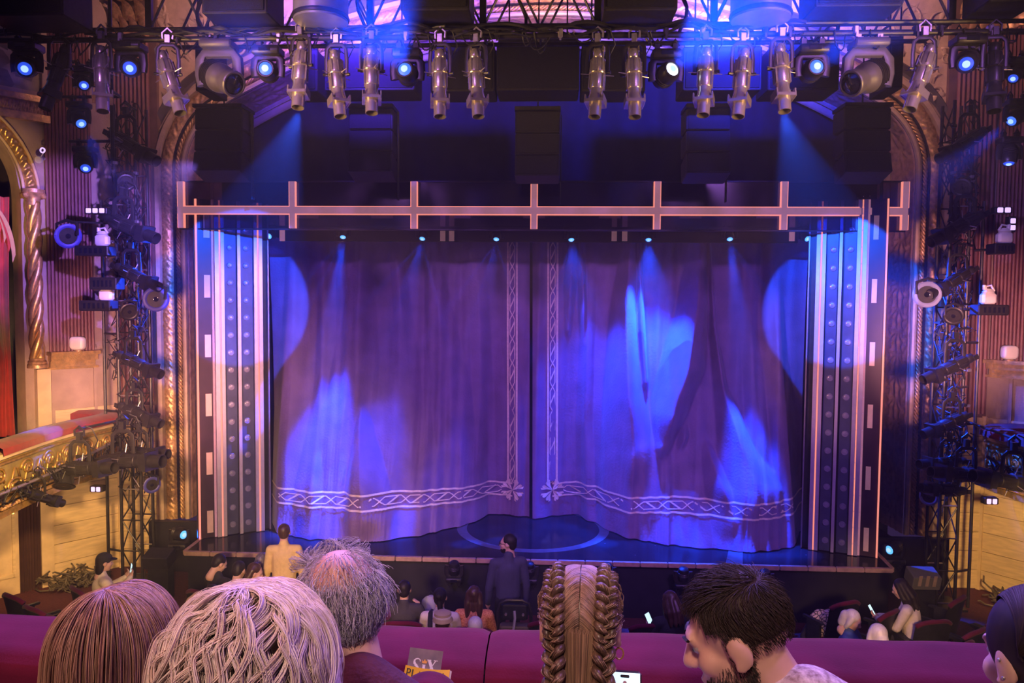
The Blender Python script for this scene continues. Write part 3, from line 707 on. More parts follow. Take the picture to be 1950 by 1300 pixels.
for a, c in zip(vxs, vxs[1:]):
    for z, sg in ((hb0 - .008, -1), (hb1 + .008, 1)):
        b = MB(); b.box(((a + c) / 2, HY - .01, z), (c - a - .1, .05, .014)); b.build('light_strip', M_led, hd)
b = MB(); b.box(((hx0 + hx1) / 2, HY + .06, hz0 - .012), (hx1 - hx0, .08, .02)); b.box(((hx0 + hx1) / 2, HY + .06, hz1 + .01), (hx1 - hx0, .08, .02)); b.build('black_rail', M_black, hd)
# second, black header behind it with pink plates whose material carries a faint glow
sy = 13.45
bh = thing('black_header', 'narrow black header box behind the glowing glass header', 'beam', (P(1030, 460, sy).x, sy, P(1030, 461, sy).z))
z0, z1 = P(1030, 461, sy).z, P(1030, 405, sy).z; x0, x1 = P(536, 450, sy).x, P(1518, 450, sy).x
b = MB(); b.box(((x0 + x1) / 2, sy, (z0 + z1) / 2), (x1 - x0, .08, z1 - z0)); b.build('face', M_blackwood, bh)
for xa, xb in ((565, 606), (707, 748), (856, 896), (996, 1038), (1141, 1182), (1294, 1336), (1441, 1486)):
    b = MB(); p = P(xa, 408, sy - .06); q = P(xb, 413, sy - .06); b.box(((p.x + q.x) / 2, sy - .05, p.z - .03), (q.x - p.x, .02, .075)); b.build('glow_plate', M_rect, bh)
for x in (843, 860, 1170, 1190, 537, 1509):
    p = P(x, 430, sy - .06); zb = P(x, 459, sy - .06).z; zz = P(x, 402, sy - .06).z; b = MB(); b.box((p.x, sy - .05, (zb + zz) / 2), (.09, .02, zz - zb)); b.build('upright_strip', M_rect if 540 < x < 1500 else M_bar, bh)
# ================================================================== side light towers
M_lilac = mat('satin_aluminium', (.70, .62, .72), .38, .35, .06, 12)
M_blue = mat('slate_panel', (.075, .085, .16), .42, .1, .2, 5)
M_dpanel = mat('plum_panel', (.05, .022, .04), .4, 0, .2, 5)
M_lens = mat('frosted_lens', (.35, .33, .45), .25, .2, .15, 20)
def tower(s):
    A, B_ = (onZ(374, 1028, SZ), onZ(512, 1008, SZ)) if s < 0 else (onZ(1672, 1063, SZ), onZ(1532, 1044, SZ))
    d = (B_ - A); d.z = 0; d.normalize(); n = Vector((-d.y, d.x, 0)); n = n if n.y < 0 else -n
    def X(px):
        q = onPlane(px, 700, A, n); return (q - A).dot(d)
    zt_ = P(440 if s < 0 else 1620, 378, A.y).z
    t = thing('light_tower', 'tall %s stage tower of blue lamp panels, pale metal strips and salmon light lines' % ('left' if s < 0 else 'right'), 'tower', (A.x, A.y, SZ))
    def slab(name, xa, xb, m, o0, o1, z0=SZ + .012, z1=None):
        a, c = X(xa), X(xb); z1 = z1 or zt_; b = MB()
        b.prism([A + d * a + n * o0 + Vector((0, 0, z0 - A.z)), A + d * c + n * o0 + Vector((0, 0, z0 - A.z)), A + d * c + n * o1 + Vector((0, 0, z0 - A.z)), A + d * a + n * o1 + Vector((0, 0, z0 - A.z))], (0, 0, z1 - z0)); return b.build(name, m, t)
    if s < 0:
        items = [('back_panel', 373, 512, M_black, -.12, -.04), ('light_line', 374.5, 378, M_led, -.02, .03), ('plum_panel', 378, 405, M_dpanel, -.04, .0), ('thin_strip', 405, 409, M_bar, -.02, .02),
                 ('metal_strip', 410, 418, M_lilac, 0, .06), ('light_line', 418.6, 421, M_led, 0, .05), ('metal_strip', 421.5, 428, M_lilac, 0, .06), ('blue_panel', 429, 451, M_blue, -.03, .0), ('metal_strip', 453, 459, M_lilac, 0, .05),
                 ('blue_panel', 460, 483, M_blue, -.03, .0), ('metal_strip', 484, 490, M_lilac, 0, .06), ('light_line', 490.5, 493, M_led, 0, .05), ('metal_strip', 493.5, 500, M_lilac, 0, .06), ('edge_post', 510.5, 513, mat('grey_edge', (.3, .26, .33), .4, .4), -.1, .02)]
        rect = (390.5, 402); cols = (440, 470)
    else:
        items = [('back_panel', 1533, 1684, M_black, -.12, -.04), ('light_line', 1679.5, 1683, M_led, -.02, .03), ('plum_panel', 1648, 1679, M_dpanel, -.04, .0), ('thin_strip', 1644, 1648, M_bar, -.02, .02),
                 ('metal_strip', 1636, 1644, M_lilac, 0, .06), ('light_line', 1633, 1635.5, M_led, 0, .05), ('metal_strip', 1625, 1632.5, M_lilac, 0, .06), ('blue_panel', 1602, 1624, M_blue, -.03, .0), ('metal_strip', 1592, 1598, M_lilac, 0, .05),
                 ('blue_panel', 1569, 1590, M_blue, -.03, .0), ('metal_strip', 1560, 1567, M_lilac, 0, .06), ('light_line', 1557, 1559.4, M_led, 0, .05), ('metal_strip', 1549, 1556.5, M_lilac, 0, .06), ('edge_post', 1534, 1536.5, MATS['grey_edge'], -.1, .02)]
        rect = (1655, 1665); cols = (1613, 1581)
    for it in items: slab(*it)
    H = zt_ - SZ
    for k in range(7):
        z0 = zt_ - .62 - .98 * k
        if z0 > SZ + .05: slab('glow_plate', rect[0], rect[1], M_rect, 0, .02, z0, z0 + .37)
    zax = Vector((0, 0, 1))
    for px in cols:
        a = X(px); k = 0; z = SZ + .18
        while z < zt_ - .45:
            c = A + d * a + Vector((0, 0, z - A.z)); b = MB(); b.lathe([(.052, -.0), (.052, .012), (.042, .02), (.036, .012), (.02, .016)], c, n, 14); b.build('lamp_lens', M_lens, t, True); z += .292
    b = MB()
    for k in range(22):
        for px in ((407, 422) if s < 0 else (1646, 1634)):
            c = A + d * X(px) + n * .065 + Vector((0, 0, .2 + k * .26)); b.ell(c, .007, n=5, m=4)
    stuff(b.build('screw', M_lilac, t))
tower(-1); tower(1)

# ================================================================== lighting fixtures
M_silver = mat('brushed_silver', (.62, .55, .45), .26, .75, .12, 30)
M_hat = mat('bright_tin', (.70, .62, .52), .22, .75, .08, 20)
M_body = mat('black_fixture', (.030, .027, .030), .38, .35, .25, 16)
M_grey = mat('grey_fixture_shell', (.09, .08, .078), .42, .1, .15, 8)
M_cable = mat('black_cable', (.015, .014, .018), .55, 0, .3, 20)
M_steel = mat('zinc_steel', (.55, .50, .52), .35, .8, .15, 30)
M_bluelens = emat('blue_lit_lens', (.03, .10, .9), .9)
M_bluehot = emat('blue_white_lens', (.05, .17, 1), 1.3)
M_glowspot = emat('pale_blue_lamp_core', (.28, .45, 1), 1.8); M_white = emat('white_hot_lens', (.75, .85, 1), 6)
M_cyanlens = emat('cyan_lit_lens', (.10, .42, 1), 1.6)
M_glass = mat('dark_lens_glass', (.01, .01, .02), .06, 0, .2, 10, spec=.8)
M_grille = mat('speaker_grille', (.015, .014, .019), .7, .1, .3, 90, .3, 200, spec=.2)
M_cab = mat('speaker_paint', (.020, .018, .024), .6, 0, .2, 20, spec=.2)
def mesh_of(b, name, m, smooth=True):
    o = b.build(name, m, None, smooth); me = o.data; bpy.data.objects.remove(o); return me
class Proto:
    def __init__(s): s.parts = []
    def part(s, name, b, m, tilt=True, subs=()):
        s.parts.append((name, mesh_of(b, name, m), tilt, [(n2, mesh_of(b2, n2, m2)) for n2, b2, m2 in subs])); return s
    def put(s, name, label, cat, loc, d, group=None, yaw=0., scale=1., flip=False, over=None):
        r = thing(name, label, cat, loc, group); r.scale = (scale,) * 3
        q = Vector(d).to_track_quat('-Z', 'Y')
        yq = Quaternion((0, 0, 1), yaw) @ (Quaternion((0, 1, 0), math.pi) if flip else Quaternion())
        for n_, me, tilt, subs in s.parts:
            o = bpy.data.objects.new(n_, me); COL.objects.link(o); o.parent = r; o.rotation_mode = 'QUATERNION'; o.rotation_quaternion = q if tilt else yq
            if over and n_ in over:
                o.material_slots[0].link = 'OBJECT'; o.material_slots[0].material = over[n_]
            for n2, me2 in subs:
                c = bpy.data.objects.new(n2, me2); COL.objects.link(c); c.parent = o
        return r
def ellipsoidal(mb, mh):
    p = Proto()
    b = MB(); b.lathe([(.055, .16), (.075, .15), (.082, .10), (.084, .02), (.080, .0)], n=16)
    for k in range(8):
        a = k * math.pi / 4; b.box((.083 * math.cos(a), .083 * math.sin(a), .07), (.012, .012, .12))
    c = MB(); c.lathe([(.05, .26), (.06, .22), (.055, .17), (.045, .16)], n=12)
    for sg in (-1, 1): c.prism([(sg * .02, -.03, .24), (sg * .06, -.03, .24), (sg * .055, -.03, .31)], (0, .06, 0))
    kb = MB(); kb.ell((0, -.082, -.04), .016, n=6, m=5)
    p.part('lamp_housing', b, mb, True, [('lamp_cap', c, mb)])
    b = MB(); b.lathe([(.086, .0), (.09, -.008), (.086, -.016), (.074, -.02), (.074, -.17), (.07, -.175)], n=16)
    for x, y in ((.07, .03), (-.07, .03), (.07, -.03), (-.07, -.03)): b.box((x, y, -.09), (.014, .03, .15))
    shs = []
    for k in range(4):
        sh = MB(); a = k * math.pi / 2 + .3; sh.cyl((.07 * math.cos(a), .07 * math.sin(a), -.012), (.17 * math.cos(a), .17 * math.sin(a), -.012), .006, .004, 5); shs.append(('shutter_handle', sh, M_steel))
    p.part('shutter_barrel', b, mb, True, shs + [('focus_knob', kb, M_body)])
    b = MB(); b.lathe([(.068, -.17), (.066, -.2), (.07, -.24), (.086, -.29), (.088, -.31), (.06, -.312)], n=16); p.part('lens_tube', b, mb)
    b = MB()
    for sg in (-1, 1): b.box((sg * .092, 0, -.30), (.012, .17, .085)); b.box((0, sg * .088, -.325), (.18, .01, .03))
    b.box((0, 0, -.335), (.19, .18, .008)); p.part('color_frame', b, mb)
    b = MB(); b.lathe([(.066, -.335), (.066, -.47), (.060, -.472), (.058, -.36), (.02, -.36)], n=18); p.part('top_hat', b, mh)
    b = MB(); b.tube([(-.105, 0, -.02), (-.108, 0, .14), (-.10, 0, .26), (-.06, 0, .30), (.06, 0, .30), (.10, 0, .26), (.108, 0, .14), (.105, 0, -.02)], .011, 6, flat=2.)
    for sg in (-1, 1): b.cyl((sg * .09, 0, 0), (sg * .14, 0, 0), .012, .018, 8)
    p.part('yoke', b, M_body, False)
    b = MB(); b.box((0, 0, .36), (.05, .05, .08)); b.tube([(-.05, 0, .36), (-.055, 0, .42), (0, 0, .47), (.055, 0, .42), (.05, 0, .36)], .012, 5); p.part('clamp', b, M_steel if mb is M_silver else M_body, False)
    b = MB(); b.tube([(.02, .05, .26), (.10, .10, .20), (.16, .08, .30), (.12, .04, .44), (.05, .03, .47)], .007, 5); p.part('power_cable', b, M_cable, False)
    return p
E_SILVER = ellipsoidal(M_silver, M_hat); E_BLACK = ellipsoidal(M_body, M_body)
def mover():
    p = Proto()
    b = MB(); b.box((0, 0, .20), (.30, .20, .085), bev=.015); 
    c = MB(); c.box((0, -.102, .20), (.12, .008, .04))
    p.part('base', b, M_body, False, [('display', c, M_glass)])
    b = MB(); b.tube([(-.13, 0, -.06), (-.14, 0, .02), (-.135, 0, .11), (-.10, 0, .15), (.10, 0, .15), (.135, 0, .11), (.14, 0, .02), (.13, 0, -.06)], .03, 8, flat=1.6); p.part('yoke', b, M_body, False)
    b = MB(); b.lathe([(.05, .15), (.085, .13), (.105, .06), (.108, -.04), (.098, -.10), (.09, -.115)], n=20)
    for k in range(3): b.lathe([(.108, .0 + k * .025), (.113, .005 + k * .025), (.113, .012 + k * .025), (.108, .017 + k * .025)], n=16)
    rg = MB(); rg.tube([(.078 * math.cos(a), .078 * math.sin(a), -.12) for a in [2 * math.pi * k / 24 for k in range(25)]], .012, 6)
    p.part('head', b, M_body, True, [('lens_ring', rg, M_body)])
    b = MB(); b.lathe([(.07, -.116), (.06, -.128), (.035, -.136), (.01, -.139)], n=18); ht = MB(); ht.lathe([(.036, -.137), (.034, -.142), (.01, -.144)], n=14); p.part('lens', b, M_bluelens, True, [('lamp_glow', ht, M_glowspot)])
    for sg in (-1, 1):
        b = MB(); b.box((sg * .09, 0, .275), (.05, .05, .08)); b.tube([(sg * .09 - .04, 0, .29), (sg * .09, 0, .36), (sg * .09 + .04, 0, .29)], .012, 5); p.part('clamp', b, M_body, False)
    return p
MOVER = mover()
def big_mover():
    p = Proto()
    b = MB(); b.box((0, 0, .40), (.42, .3, .10), bev=.02); p.part('base', b, M_grey, False)
    b = MB(); b.tube([(-.22, 0, -.10), (-.25, 0, .05), (-.24, 0, .22), (-.18, 0, .31), (.18, 0, .31), (.24, 0, .22), (.25, 0, .05), (.22, 0, -.10)], .05, 8, flat=1.5); p.part('yoke', b, M_grey, False)
    b = MB(); b.lathe([(.10, .28), (.16, .25), (.185, .16), (.19, .0), (.18, -.08), (.15, -.12), (.145, -.2), (.16, -.24), (.16, -.30), (.13, -.305)], n=24)
    fin = MB()
    for k in range(5): fin.lathe([(.188, .02 + .03 * k), (.2, .025 + .03 * k), (.2, .035 + .03 * k), (.188, .04 + .03 * k)], n=20)
    rg = MB(); rg.tube([(.148 * math.cos(a), .148 * math.sin(a), -.31) for a in [2 * math.pi * k / 28 for k in range(29)]], .018, 6)
    p.part('head', b, M_grey, True, [('cooling_fins', fin, M_body), ('lens_ring', rg, M_grey)])
    b = MB(); b.lathe([(.135, -.306), (.11, -.325), (.06, -.34), (.01, -.345)], n=20); p.part('lens', b, M_glass)
    for sg in (-1, 1): b = MB(); b.box((sg * .13, 0, .50), (.06, .06, .10)); p.part('clamp', b, M_steel, False)
    return p
BIG = big_mover()
def par_can(ring):
    p = Proto()
    b = MB(); b.lathe([(.06, .2), (.1, .17), (.13, .08), (.14, 0), (.14, -.06)], n=20); p.part('can', b, M_body)
    b = MB(); b.tube([(.165 * math.cos(a), .165 * math.sin(a), -.06) for a in [2 * math.pi * k / 28 for k in range(29)]], .034, 6, flat=.4, up=None)
    p.part('front_ring', b, ring)
    b = MB(); b.lathe([(.125, -.03), (.09, -.045), (.04, -.06), (.01, -.062)], n=18); p.part('lens', b, M_glass)
    b = MB(); b.tube([(-.16, 0, 0), (-.17, 0, .18), (0, 0, .24), (.17, 0, .18), (.16, 0, 0)], .014, 6, flat=2); p.part('yoke', b, M_body, False)
    return p
PAR = par_can(mat('blue_grey_ring', (.05, .05, .30), .5)); PARB = par_can(mat('pale_ring', (.25, .27, .5), .5)); PARD = par_can(M_body)
def dirpx(x0, y0, Y0, x1, y1, Y1): return (P(x1, y1, Y1) - P(x0, y0, Y0)).normalized()
# ------------------------------------------------------------------ pipe, truss, cables
PYP = 8.0; zp = P(975, 69, PYP).z
xl, xr = P(-30, 70, PYP).x, P(1980, 60, PYP).x
pipe = thing('lighting_pipe', 'long black lighting pipe wrapped in cables above the whole row of lanterns', 'pipe', (0, PYP, zp))
b = MB(); b.cyl((xl, PYP, zp), (xr, PYP, zp), .03, n=10); b.build('pipe', M_body, pipe, True)
b = MB(); b.cyl((xl, PYP + .1, zp + .14), (xr, PYP + .1, zp + .14), .024, n=8); b.build('upper_pipe', M_body, pipe, True)
for k in range(6):
    x0 = xl + (xr - xl) * rng.uniform(0, .5); x1 = x0 + rng.uniform(3, 6); pts = []
    for i in range(40):
        q = i / 39; pts.append((x0 + (x1 - x0) * q, PYP - .03 + .05 * math.sin(i * 1.3 + k), zp + .05 + .012 * k + .03 * math.sin(q * 30 + k) - .04 * abs(math.sin(q * 14 + k))))
    b = MB(); b.tube(pts, .011 + .004 * (k % 3), 5); b.build('cable', M_cable, pipe, True)
for k in range(26):
    x0 = rng.uniform(xl, xr); d = rng.uniform(.05, .22); w_ = rng.uniform(.1, .3)
    b = MB(); b.tube([(x0 + w_ * q / 8, PYP - .05 + .04 * math.sin(q), zp - d * math.sin(math.pi * q / 8) + .02) for q in range(9)], .008, 5); b.build('cable_loop', M_cable, pipe, True)
for k in range(22):
    x0 = xl + (xr - xl) * (k + rng.random() * .6) / 22; b = MB(); b.box((x0, PYP - .01, zp + .02), (.05, .08, .09), bev=.01); b.box((x0, PYP - .05, zp - .03), (.02, .03, .05)); b.build('pipe_clamp', M_steel if k % 3 == 0 else M_body, pipe)
M_tube = mat('grey_truss_tube', (.20, .19, .20), .4, .5, .15, 12)
tr = thing('box_truss', 'black box truss with zigzag braces above the lighting pipe', 'truss', (0, 8.5, P(975, 52, 8.3).z))
tx0, tx1 = P(284, 20, 8.3).x, P(1812, 20, 8.3).x; tz0 = P(975, 52, 8.3).z; tz1 = tz0 + .62
for y in (8.3, 8.85):
    for z in (tz0, tz1):
        b = MB(); b.cyl((tx0, y, z), (tx1, y, z), .026, n=8); b.build('chord', M_body, tr, True)
nb = 14
for y in (8.3, 8.85):
    for k in range(nb):
        xa = tx0 + (tx1 - tx0) * k / nb; xb = tx0 + (tx1 - tx0) * (k + 1) / nb; xm = (xa + xb) / 2
        for p_, q_ in (((xa, y, tz0), (xm, y, tz1)), ((xm, y, tz1), (xb, y, tz0))):
            b = MB(); b.cyl(p_, q_, .014, n=6); b.build('brace', M_tube, tr, True)
for k in range(0, nb + 1):
    xa = tx0 + (tx1 - tx0) * k / nb
    b = MB(); b.cyl((xa, 8.3, tz0), (xa, 8.85, tz0), .014, n=6); b.build('cross_tube', M_body, tr, True)
    if k % 2 == 0:
        b = MB(); b.box((xa, 8.3, (tz0 + tz1) / 2), (.07, .05, tz1 - tz0)); b.build('upright', M_body, tr)
        b = MB(); b.cyl((xa, 8.2, tz0 - .0), (xa, PYP + .1, zp + .14), .012, n=6); b.build('drop_tube', M_body, tr)
for k in range(5):
    x0 = P(395 + k * 300, 10, 8.4).x; b = MB(); b.tube([(x0 + .05 * math.sin(i * .9 + k), 8.25, tz1 - (tz1 - tz0 + .1) * i / 8) for i in range(9)], .02, 6); b.build('cable', M_cable, tr, True)
# hanging chain
ch = thing('hoist_chain', 'black hoist chain hanging at the far left of the lighting pipe', 'chain', P(10, 60, 7.9)); b = MB()
for k in range(16):
    c = P(10, 62, 7.9) + Vector((0, 0, .05 * k)); pts = []
    for a in range(9):
        t = 2 * math.pi * a / 8; pts.append(c + (Vector((.018 * math.cos(t), 0, .034 * math.sin(t))) if k % 2 else Vector((0, .018 * math.cos(t), .034 * math.sin(t)))))
    b.tube(pts, .006, 5)
b.build('chain_links', M_body, ch, True)
# ------------------------------------------------------------------ silver ellipsoidals on the pipe
def ell_at(proto, x0, y0, x1, y1, Y, label, yaw=0, dy=0., scale=1., grp='ellipsoidal lanterns on the long pipe'):
    a = P(x0, y0, Y); c = P(x1, y1, Y - dy); d = (c - a).normalized(); piv = a.lerp(c, .345)
    return proto.put('ellipsoidal_lantern', label, 'stage light', piv, d, grp, yaw, scale)
ELL = [(E_BLACK, 128, 88, 84, 212, 'dark ellipsoidal lantern tilted to the lower left near the left mural', 0),
 (E_SILVER, 193, 88, 196, 222, 'ellipsoidal lantern hanging straight down in front of the left fluted pilasters', 0),
 (E_SILVER, 305, 92, 350, 236, 'bright gold-lit ellipsoidal lantern tilted right over the left arch corner', 0),
 (E_SILVER, 576, 85, 567, 205, 'dull ellipsoidal lantern between the blue beam light and the drum', 0),
 (E_SILVER, 636, 92, 650, 238, 'ellipsoidal lantern with a yellow glint, under the grey drum on the left', 0),
 (E_SILVER, 707, 88, 708, 225, 'shaded ellipsoidal lantern above the left line array', 0),
 (E_SILVER, 838, 92, 838, 235, 'silver ellipsoidal lantern, left of the pair beside the central speaker box', 0),
 (E_SILVER, 904, 92, 912, 235, 'silver ellipsoidal lantern touching the left edge of the central speaker box', 0),
 (E_SILVER, 1141, 92, 1131, 235, 'silver ellipsoidal lantern just right of the central speaker box', 0),
 (E_SILVER, 1206, 92, 1209, 235, 'silver ellipsoidal lantern beside the white-hot blue beam light', 0),
 (E_SILVER, 1346, 92, 1338, 226, 'ellipsoidal lantern veiled in blue haze above the right line array', 0),
 (E_SILVER, 1418, 92, 1404, 233, 'ellipsoidal lantern with a gold-edged top hat right of the blue haze', 0),
 (E_SILVER, 1484, 90, 1494, 210, 'dull ellipsoidal lantern next to the right blue beam light', 0),
 (E_SILVER, 1776, 80, 1726, 226, 'ellipsoidal lantern tilted left over the right arch corner', 0),
 (E_BLACK, 1893, 85, 1893, 215, 'dark ellipsoidal lantern with an orange glint by the right pilasters', 0)]
for pr_, x0, y0, x1, y1, lb, yw in ELL: ell_at(pr_, x0, y0, x1, y1, PYP, lb, yw + rng.uniform(-.4, .4), .18)
# ------------------------------------------------------------------ moving heads
def beam(loc, d, col, e, ang, blend=.6, size=.05):
    loc = Vector(loc) + Vector(d).normalized() * .06
    return lamp('SPOT', 'beam', loc, col, e, loc + Vector(d), size, ang, blend)
BL = (.004, .058, 1)
def mv(px, py, Y, target_px, TY, label, lens=None, e=0, ang=20, scale=1., flip=False, grp='blue moving lights on the pipe', yaw=0., blend=.6, vis=None):
    c = P(px, py, Y); t = P(*target_px, TY); d = (t - c).normalized(); dv = vis(c, d) if vis else d; piv = c - dv * .13 * scale
    r = MOVER.put('moving_head_light', label, 'stage light', piv, dv, grp, yaw, scale, flip, {'lens': lens} if lens else None)
    if e: beam(c, d, BL, e, ang, blend)
    return r
mv(47, 131, 7.9, (-60, 220), 6.0, 'blue moving head in front of the left mural panel', None, 90, 30)
mv(247, 130, 7.9, (200, 200), 6.0, 'blue moving head between the left pilasters and the arch', None, 60, 30)
mv(505, 130, 7.9, (440, 60), 6.6, 'glowing blue moving head right of the large left moving light', M_bluehot, 1500, 34)
mv(770, 131, 7.9, (715, 40), 6.9, 'bright blue-white moving head left of the paired silver lanterns', M_bluehot, 11000, 46)
mv(1281, 131, 7.9, (1400, 20), 7.0, 'brightest white-hot moving head right of the central lanterns', M_white, 26000, 54)
mv(1556, 126, 7.9, (1650, 50), 6.9, 'blue moving head left of the large right moving light', M_bluehot, 2400, 34)
mv(1840, 122, 7.9, (1800, 240), 6.0, 'blue moving head on the pipe before the right pilasters', None, 60, 30)
SG = 'small blue moving lights beside the side walls'
r160 = mv(160, 163, 9.2, (170, 260), 8, 'small blue moving head tucked under the tilted dark lantern', None, 40, 24, .8, grp=SG)
r155 = mv(155, 236, 10.2, (215, 350), 9.4, 'upper of two blue moving heads stacked before the left pilasters', M_bluehot, 1200, 16, .95, grp=SG)
r163 = mv(163, 321, 10.2, (166, 420), 9.4, 'lower of two blue moving heads stacked before the left pilasters', None, 60, 24, .95, grp=SG)
mv(1929, 150, 9.6, (1890, 240), 9.0, 'small blue moving head highest at the right frame edge', None, 60, 24, .8, grp=SG)
mv(1925, 231, 10.0, (1800, 330), 9.4, 'blue moving head throwing a visible beam at the right', M_bluehot, 2200, 16, .9, grp=SG)
mv(1921, 312, 10.4, (1915, 420), 10.2, 'lowest blue moving head above the twin white lamps at the right', None, 60, 24, .95, grp=SG)
drop = thing('drop_bar', 'thin black bars carrying the three small blue moving heads before the left pilasters', 'pipe', P(158, 200, 10.2)); up_ = P(206, 60, 10.0)
for r_, sc_ in ((r160, .8), (r155, .95), (r163, .95)):
    q = r_.location + Vector((0, 0, .32 * sc_)); b = MB(); b.cyl(q + Vector((-.22, 0, 0)), Vector((up_.x, q.y, q.z)), .022); b.build('arm_bar', M_body, drop, True)
    b = MB(); b.cyl(Vector((up_.x, q.y, q.z)), Vector((up_.x, 10.05, q.z + .02)), .02); b.build('arm_bar', M_body, drop, True)
b = MB(); b.cyl((up_.x, 10.05, r163.location.z), (up_.x, 10.05, up_.z + .6), .025); b.build('upright', M_body, drop, True)
# large moving profiles
for (px, py, tgt, lb) in ((432, 158, (560, 215), 'large grey moving profile light turned right, lens dark, left side of the pipe'), (1637, 155, (1500, 205), 'large grey moving profile light turned left, lens dark, right side of the pipe')):
    c = P(px, py, 8.0); d = (P(*tgt, 6.9 + .6) - c).normalized()
    BIG.put('large_moving_light', lb, 'stage light', P(418 if px < 900 else 1652, 148, 8.0), d, 'large moving profiles on the pipe', 0, .82)
# movers under the header
HG = 'small moving lights under the glass header'
HM = [(512, 450, (470, 470), 'small blue moving head under the header by the left tower', 3, 60, 12.9), (653, 452, (592, 985), 'first small moving head from the left above the curtain, beam to the lower left', 4.2, 22, 12.75), (804, 455, (690, 950), 'second small moving head above the curtain with a wide fan of rays', 1, 25, 12.6),
      (945, 456, (880, 900), 'small moving head just left of the curtain braids', .5, 24, 12.9), (1088, 457, (1120, 800), 'small moving head just right of the curtain braids', .8, 60, 13.1), (1235, 457, (1240, 850), 'small moving head above the tall blue-lit fold', 2.0, 60, 13.15),
      (1390, 456, (1452, 990), 'small moving head above the brightest right corner of the curtain', 4.0, 20, 12.5), (1538, 455, (1600, 500), 'small blue moving head under the header by the right tower', 3, 60, 12.9)]
for px, py, tg, lb, k, ang, TY in HM:
    mv(px, py, 13.25, tg, TY, lb, M_cyanlens, 3000 * k, ang, .72, False, HG, 0, .8, lambda c, d: ((EYE - c).normalized() * .75 + d).normalized())
for px, py, fan in ((653, 452, ((520, 600), (560, 640), (600, 690))), (804, 455, ((640, 640), (690, 700), (730, 660), (850, 640))), (945, 456, ((830, 620), (880, 660), (990, 600))), (1088, 457, ((1040, 600), (1110, 660), (1150, 620))), (1235, 457, ((1210, 640), (1290, 590))), (1390, 456, ((1450, 560), (1500, 600)))):
    for fx, fy in fan: c_ = P(px, py + 6, 13.1); lamp('SPOT', 'gobo_ray', c_, BL, 6500, P(fx, fy, 12.9), .012, 6, .8)
hb_ = thing('header_pipe', 'thin black pipe behind the header that holds the small moving heads', 'pipe', P(1030, 440, 13.25)); q = P(500, 436, 13.25); q2 = P(1552, 438, 13.25)
b = MB(); b.cyl((q.x, 13.25, P(1030, 434, 13.25).z), (q2.x, 13.25, P(1030, 434, 13.25).z), .025); b.build('pipe', M_body, hb_, True)
# floor movers
FG = 'dark moving lights along the stage front'
for px, py, lb in ((865, 1082, 'dark moving head against the stage front, left of the standing man'), (1008, 1084, 'dark moving head at the stage front right behind the standing man'), (1156, 1086, 'dark moving head at the stage front above the braided hair'), (1301, 1094, 'dark moving head at the stage front above the long haired phone reader'), (1456, 1098, 'dark moving head at the stage front behind the bearded man')):
    c = P(px, py, SY - .16); MOVER.put('floor_moving_light', lb, 'stage light', (c.x, c.y, c.z), (0, .3, -1), FG, 0, .82, True, {'lens': M_glass})
for (px, py, tg, lb) in ((350, 1018, (420, 1040), 'blue-lit moving head on the black plinth left of the stage'), (1693, 1047, (1620, 1075), 'blue-lit moving head on the black plinth right of the stage')):
    c = P(px, py, 12.6); d = (P(*tg, 12.1) - c).normalized(); MOVER.put('side_moving_light', lb, 'stage light', c - d * .13, d, 'blue moving lights beside the stage', 0, 1.05, True, {'lens': M_cyanlens}); beam(c, d, BL, 30, 50)
# ------------------------------------------------------------------ speakers
def cabinet(name, label, x0, y0, x1, y1, Y, depth=.6, grp='flown black speaker boxes behind the lanterns', cat='speaker'):
    a, c = P(x0, y1, Y), P(x1, y0, Y); t = thing(name, label, cat, ((a.x + c.x) / 2, Y, c.z), grp)
    w_, h_ = c.x - a.x, c.z - a.z
    b = MB(); b.box(((a.x + c.x) / 2, Y + depth / 2, (a.z + c.z) / 2), (w_, depth, h_), bev=.012); b.build('cabinet', M_cab, t)
    b = MB(); b.box(((a.x + c.x) / 2, Y - .006, (a.z + c.z) / 2 - .02), (w_ - .06, .02, h_ - .10), bev=.006); b.build('grille', M_grille, t)
    b = MB(); b.box(((a.x + c.x) / 2, Y + .05, c.z + .03), (w_ * .96, .07, .05)); b.build('rigging_bar', M_body, t)
    for sg in (-1, 1): b = MB(); b.cyl(((a.x + c.x) / 2 + sg * w_ * .35, Y + .05, c.z + .03), ((a.x + c.x) / 2 + sg * w_ * .35, Y + .05, c.z + 1.2), .012, n=6); b.build('hanger', M_body, t)
    return t
for x0, y0, x1, y1, lb in ((372, 82, 398, 172, 'narrow flown black speaker box left of the large left moving light'), (560, 94, 604, 174, 'flown black speaker box behind the dull left lantern'), (618, 90, 790, 172, 'wide flown black speaker box behind the blue-lit left lanterns'),
    (820, 86, 942, 174, 'flown black speaker box behind the pair of silver lanterns'), (945, 78, 1104, 172, 'broad central black speaker box with a plain front'), (1107, 84, 1230, 174, 'flown black speaker box right of the central one'),
    (1300, 88, 1452, 172, 'flown black speaker box deep in the blue haze'), (1462, 90, 1600, 172, 'flown black speaker box behind the right blue moving head'), (1690, 76, 1722, 168, 'narrow flown black speaker box right of the large right moving light')):
    cabinet('flown_speaker', lb, x0, y0, x1, y1, 10.6)
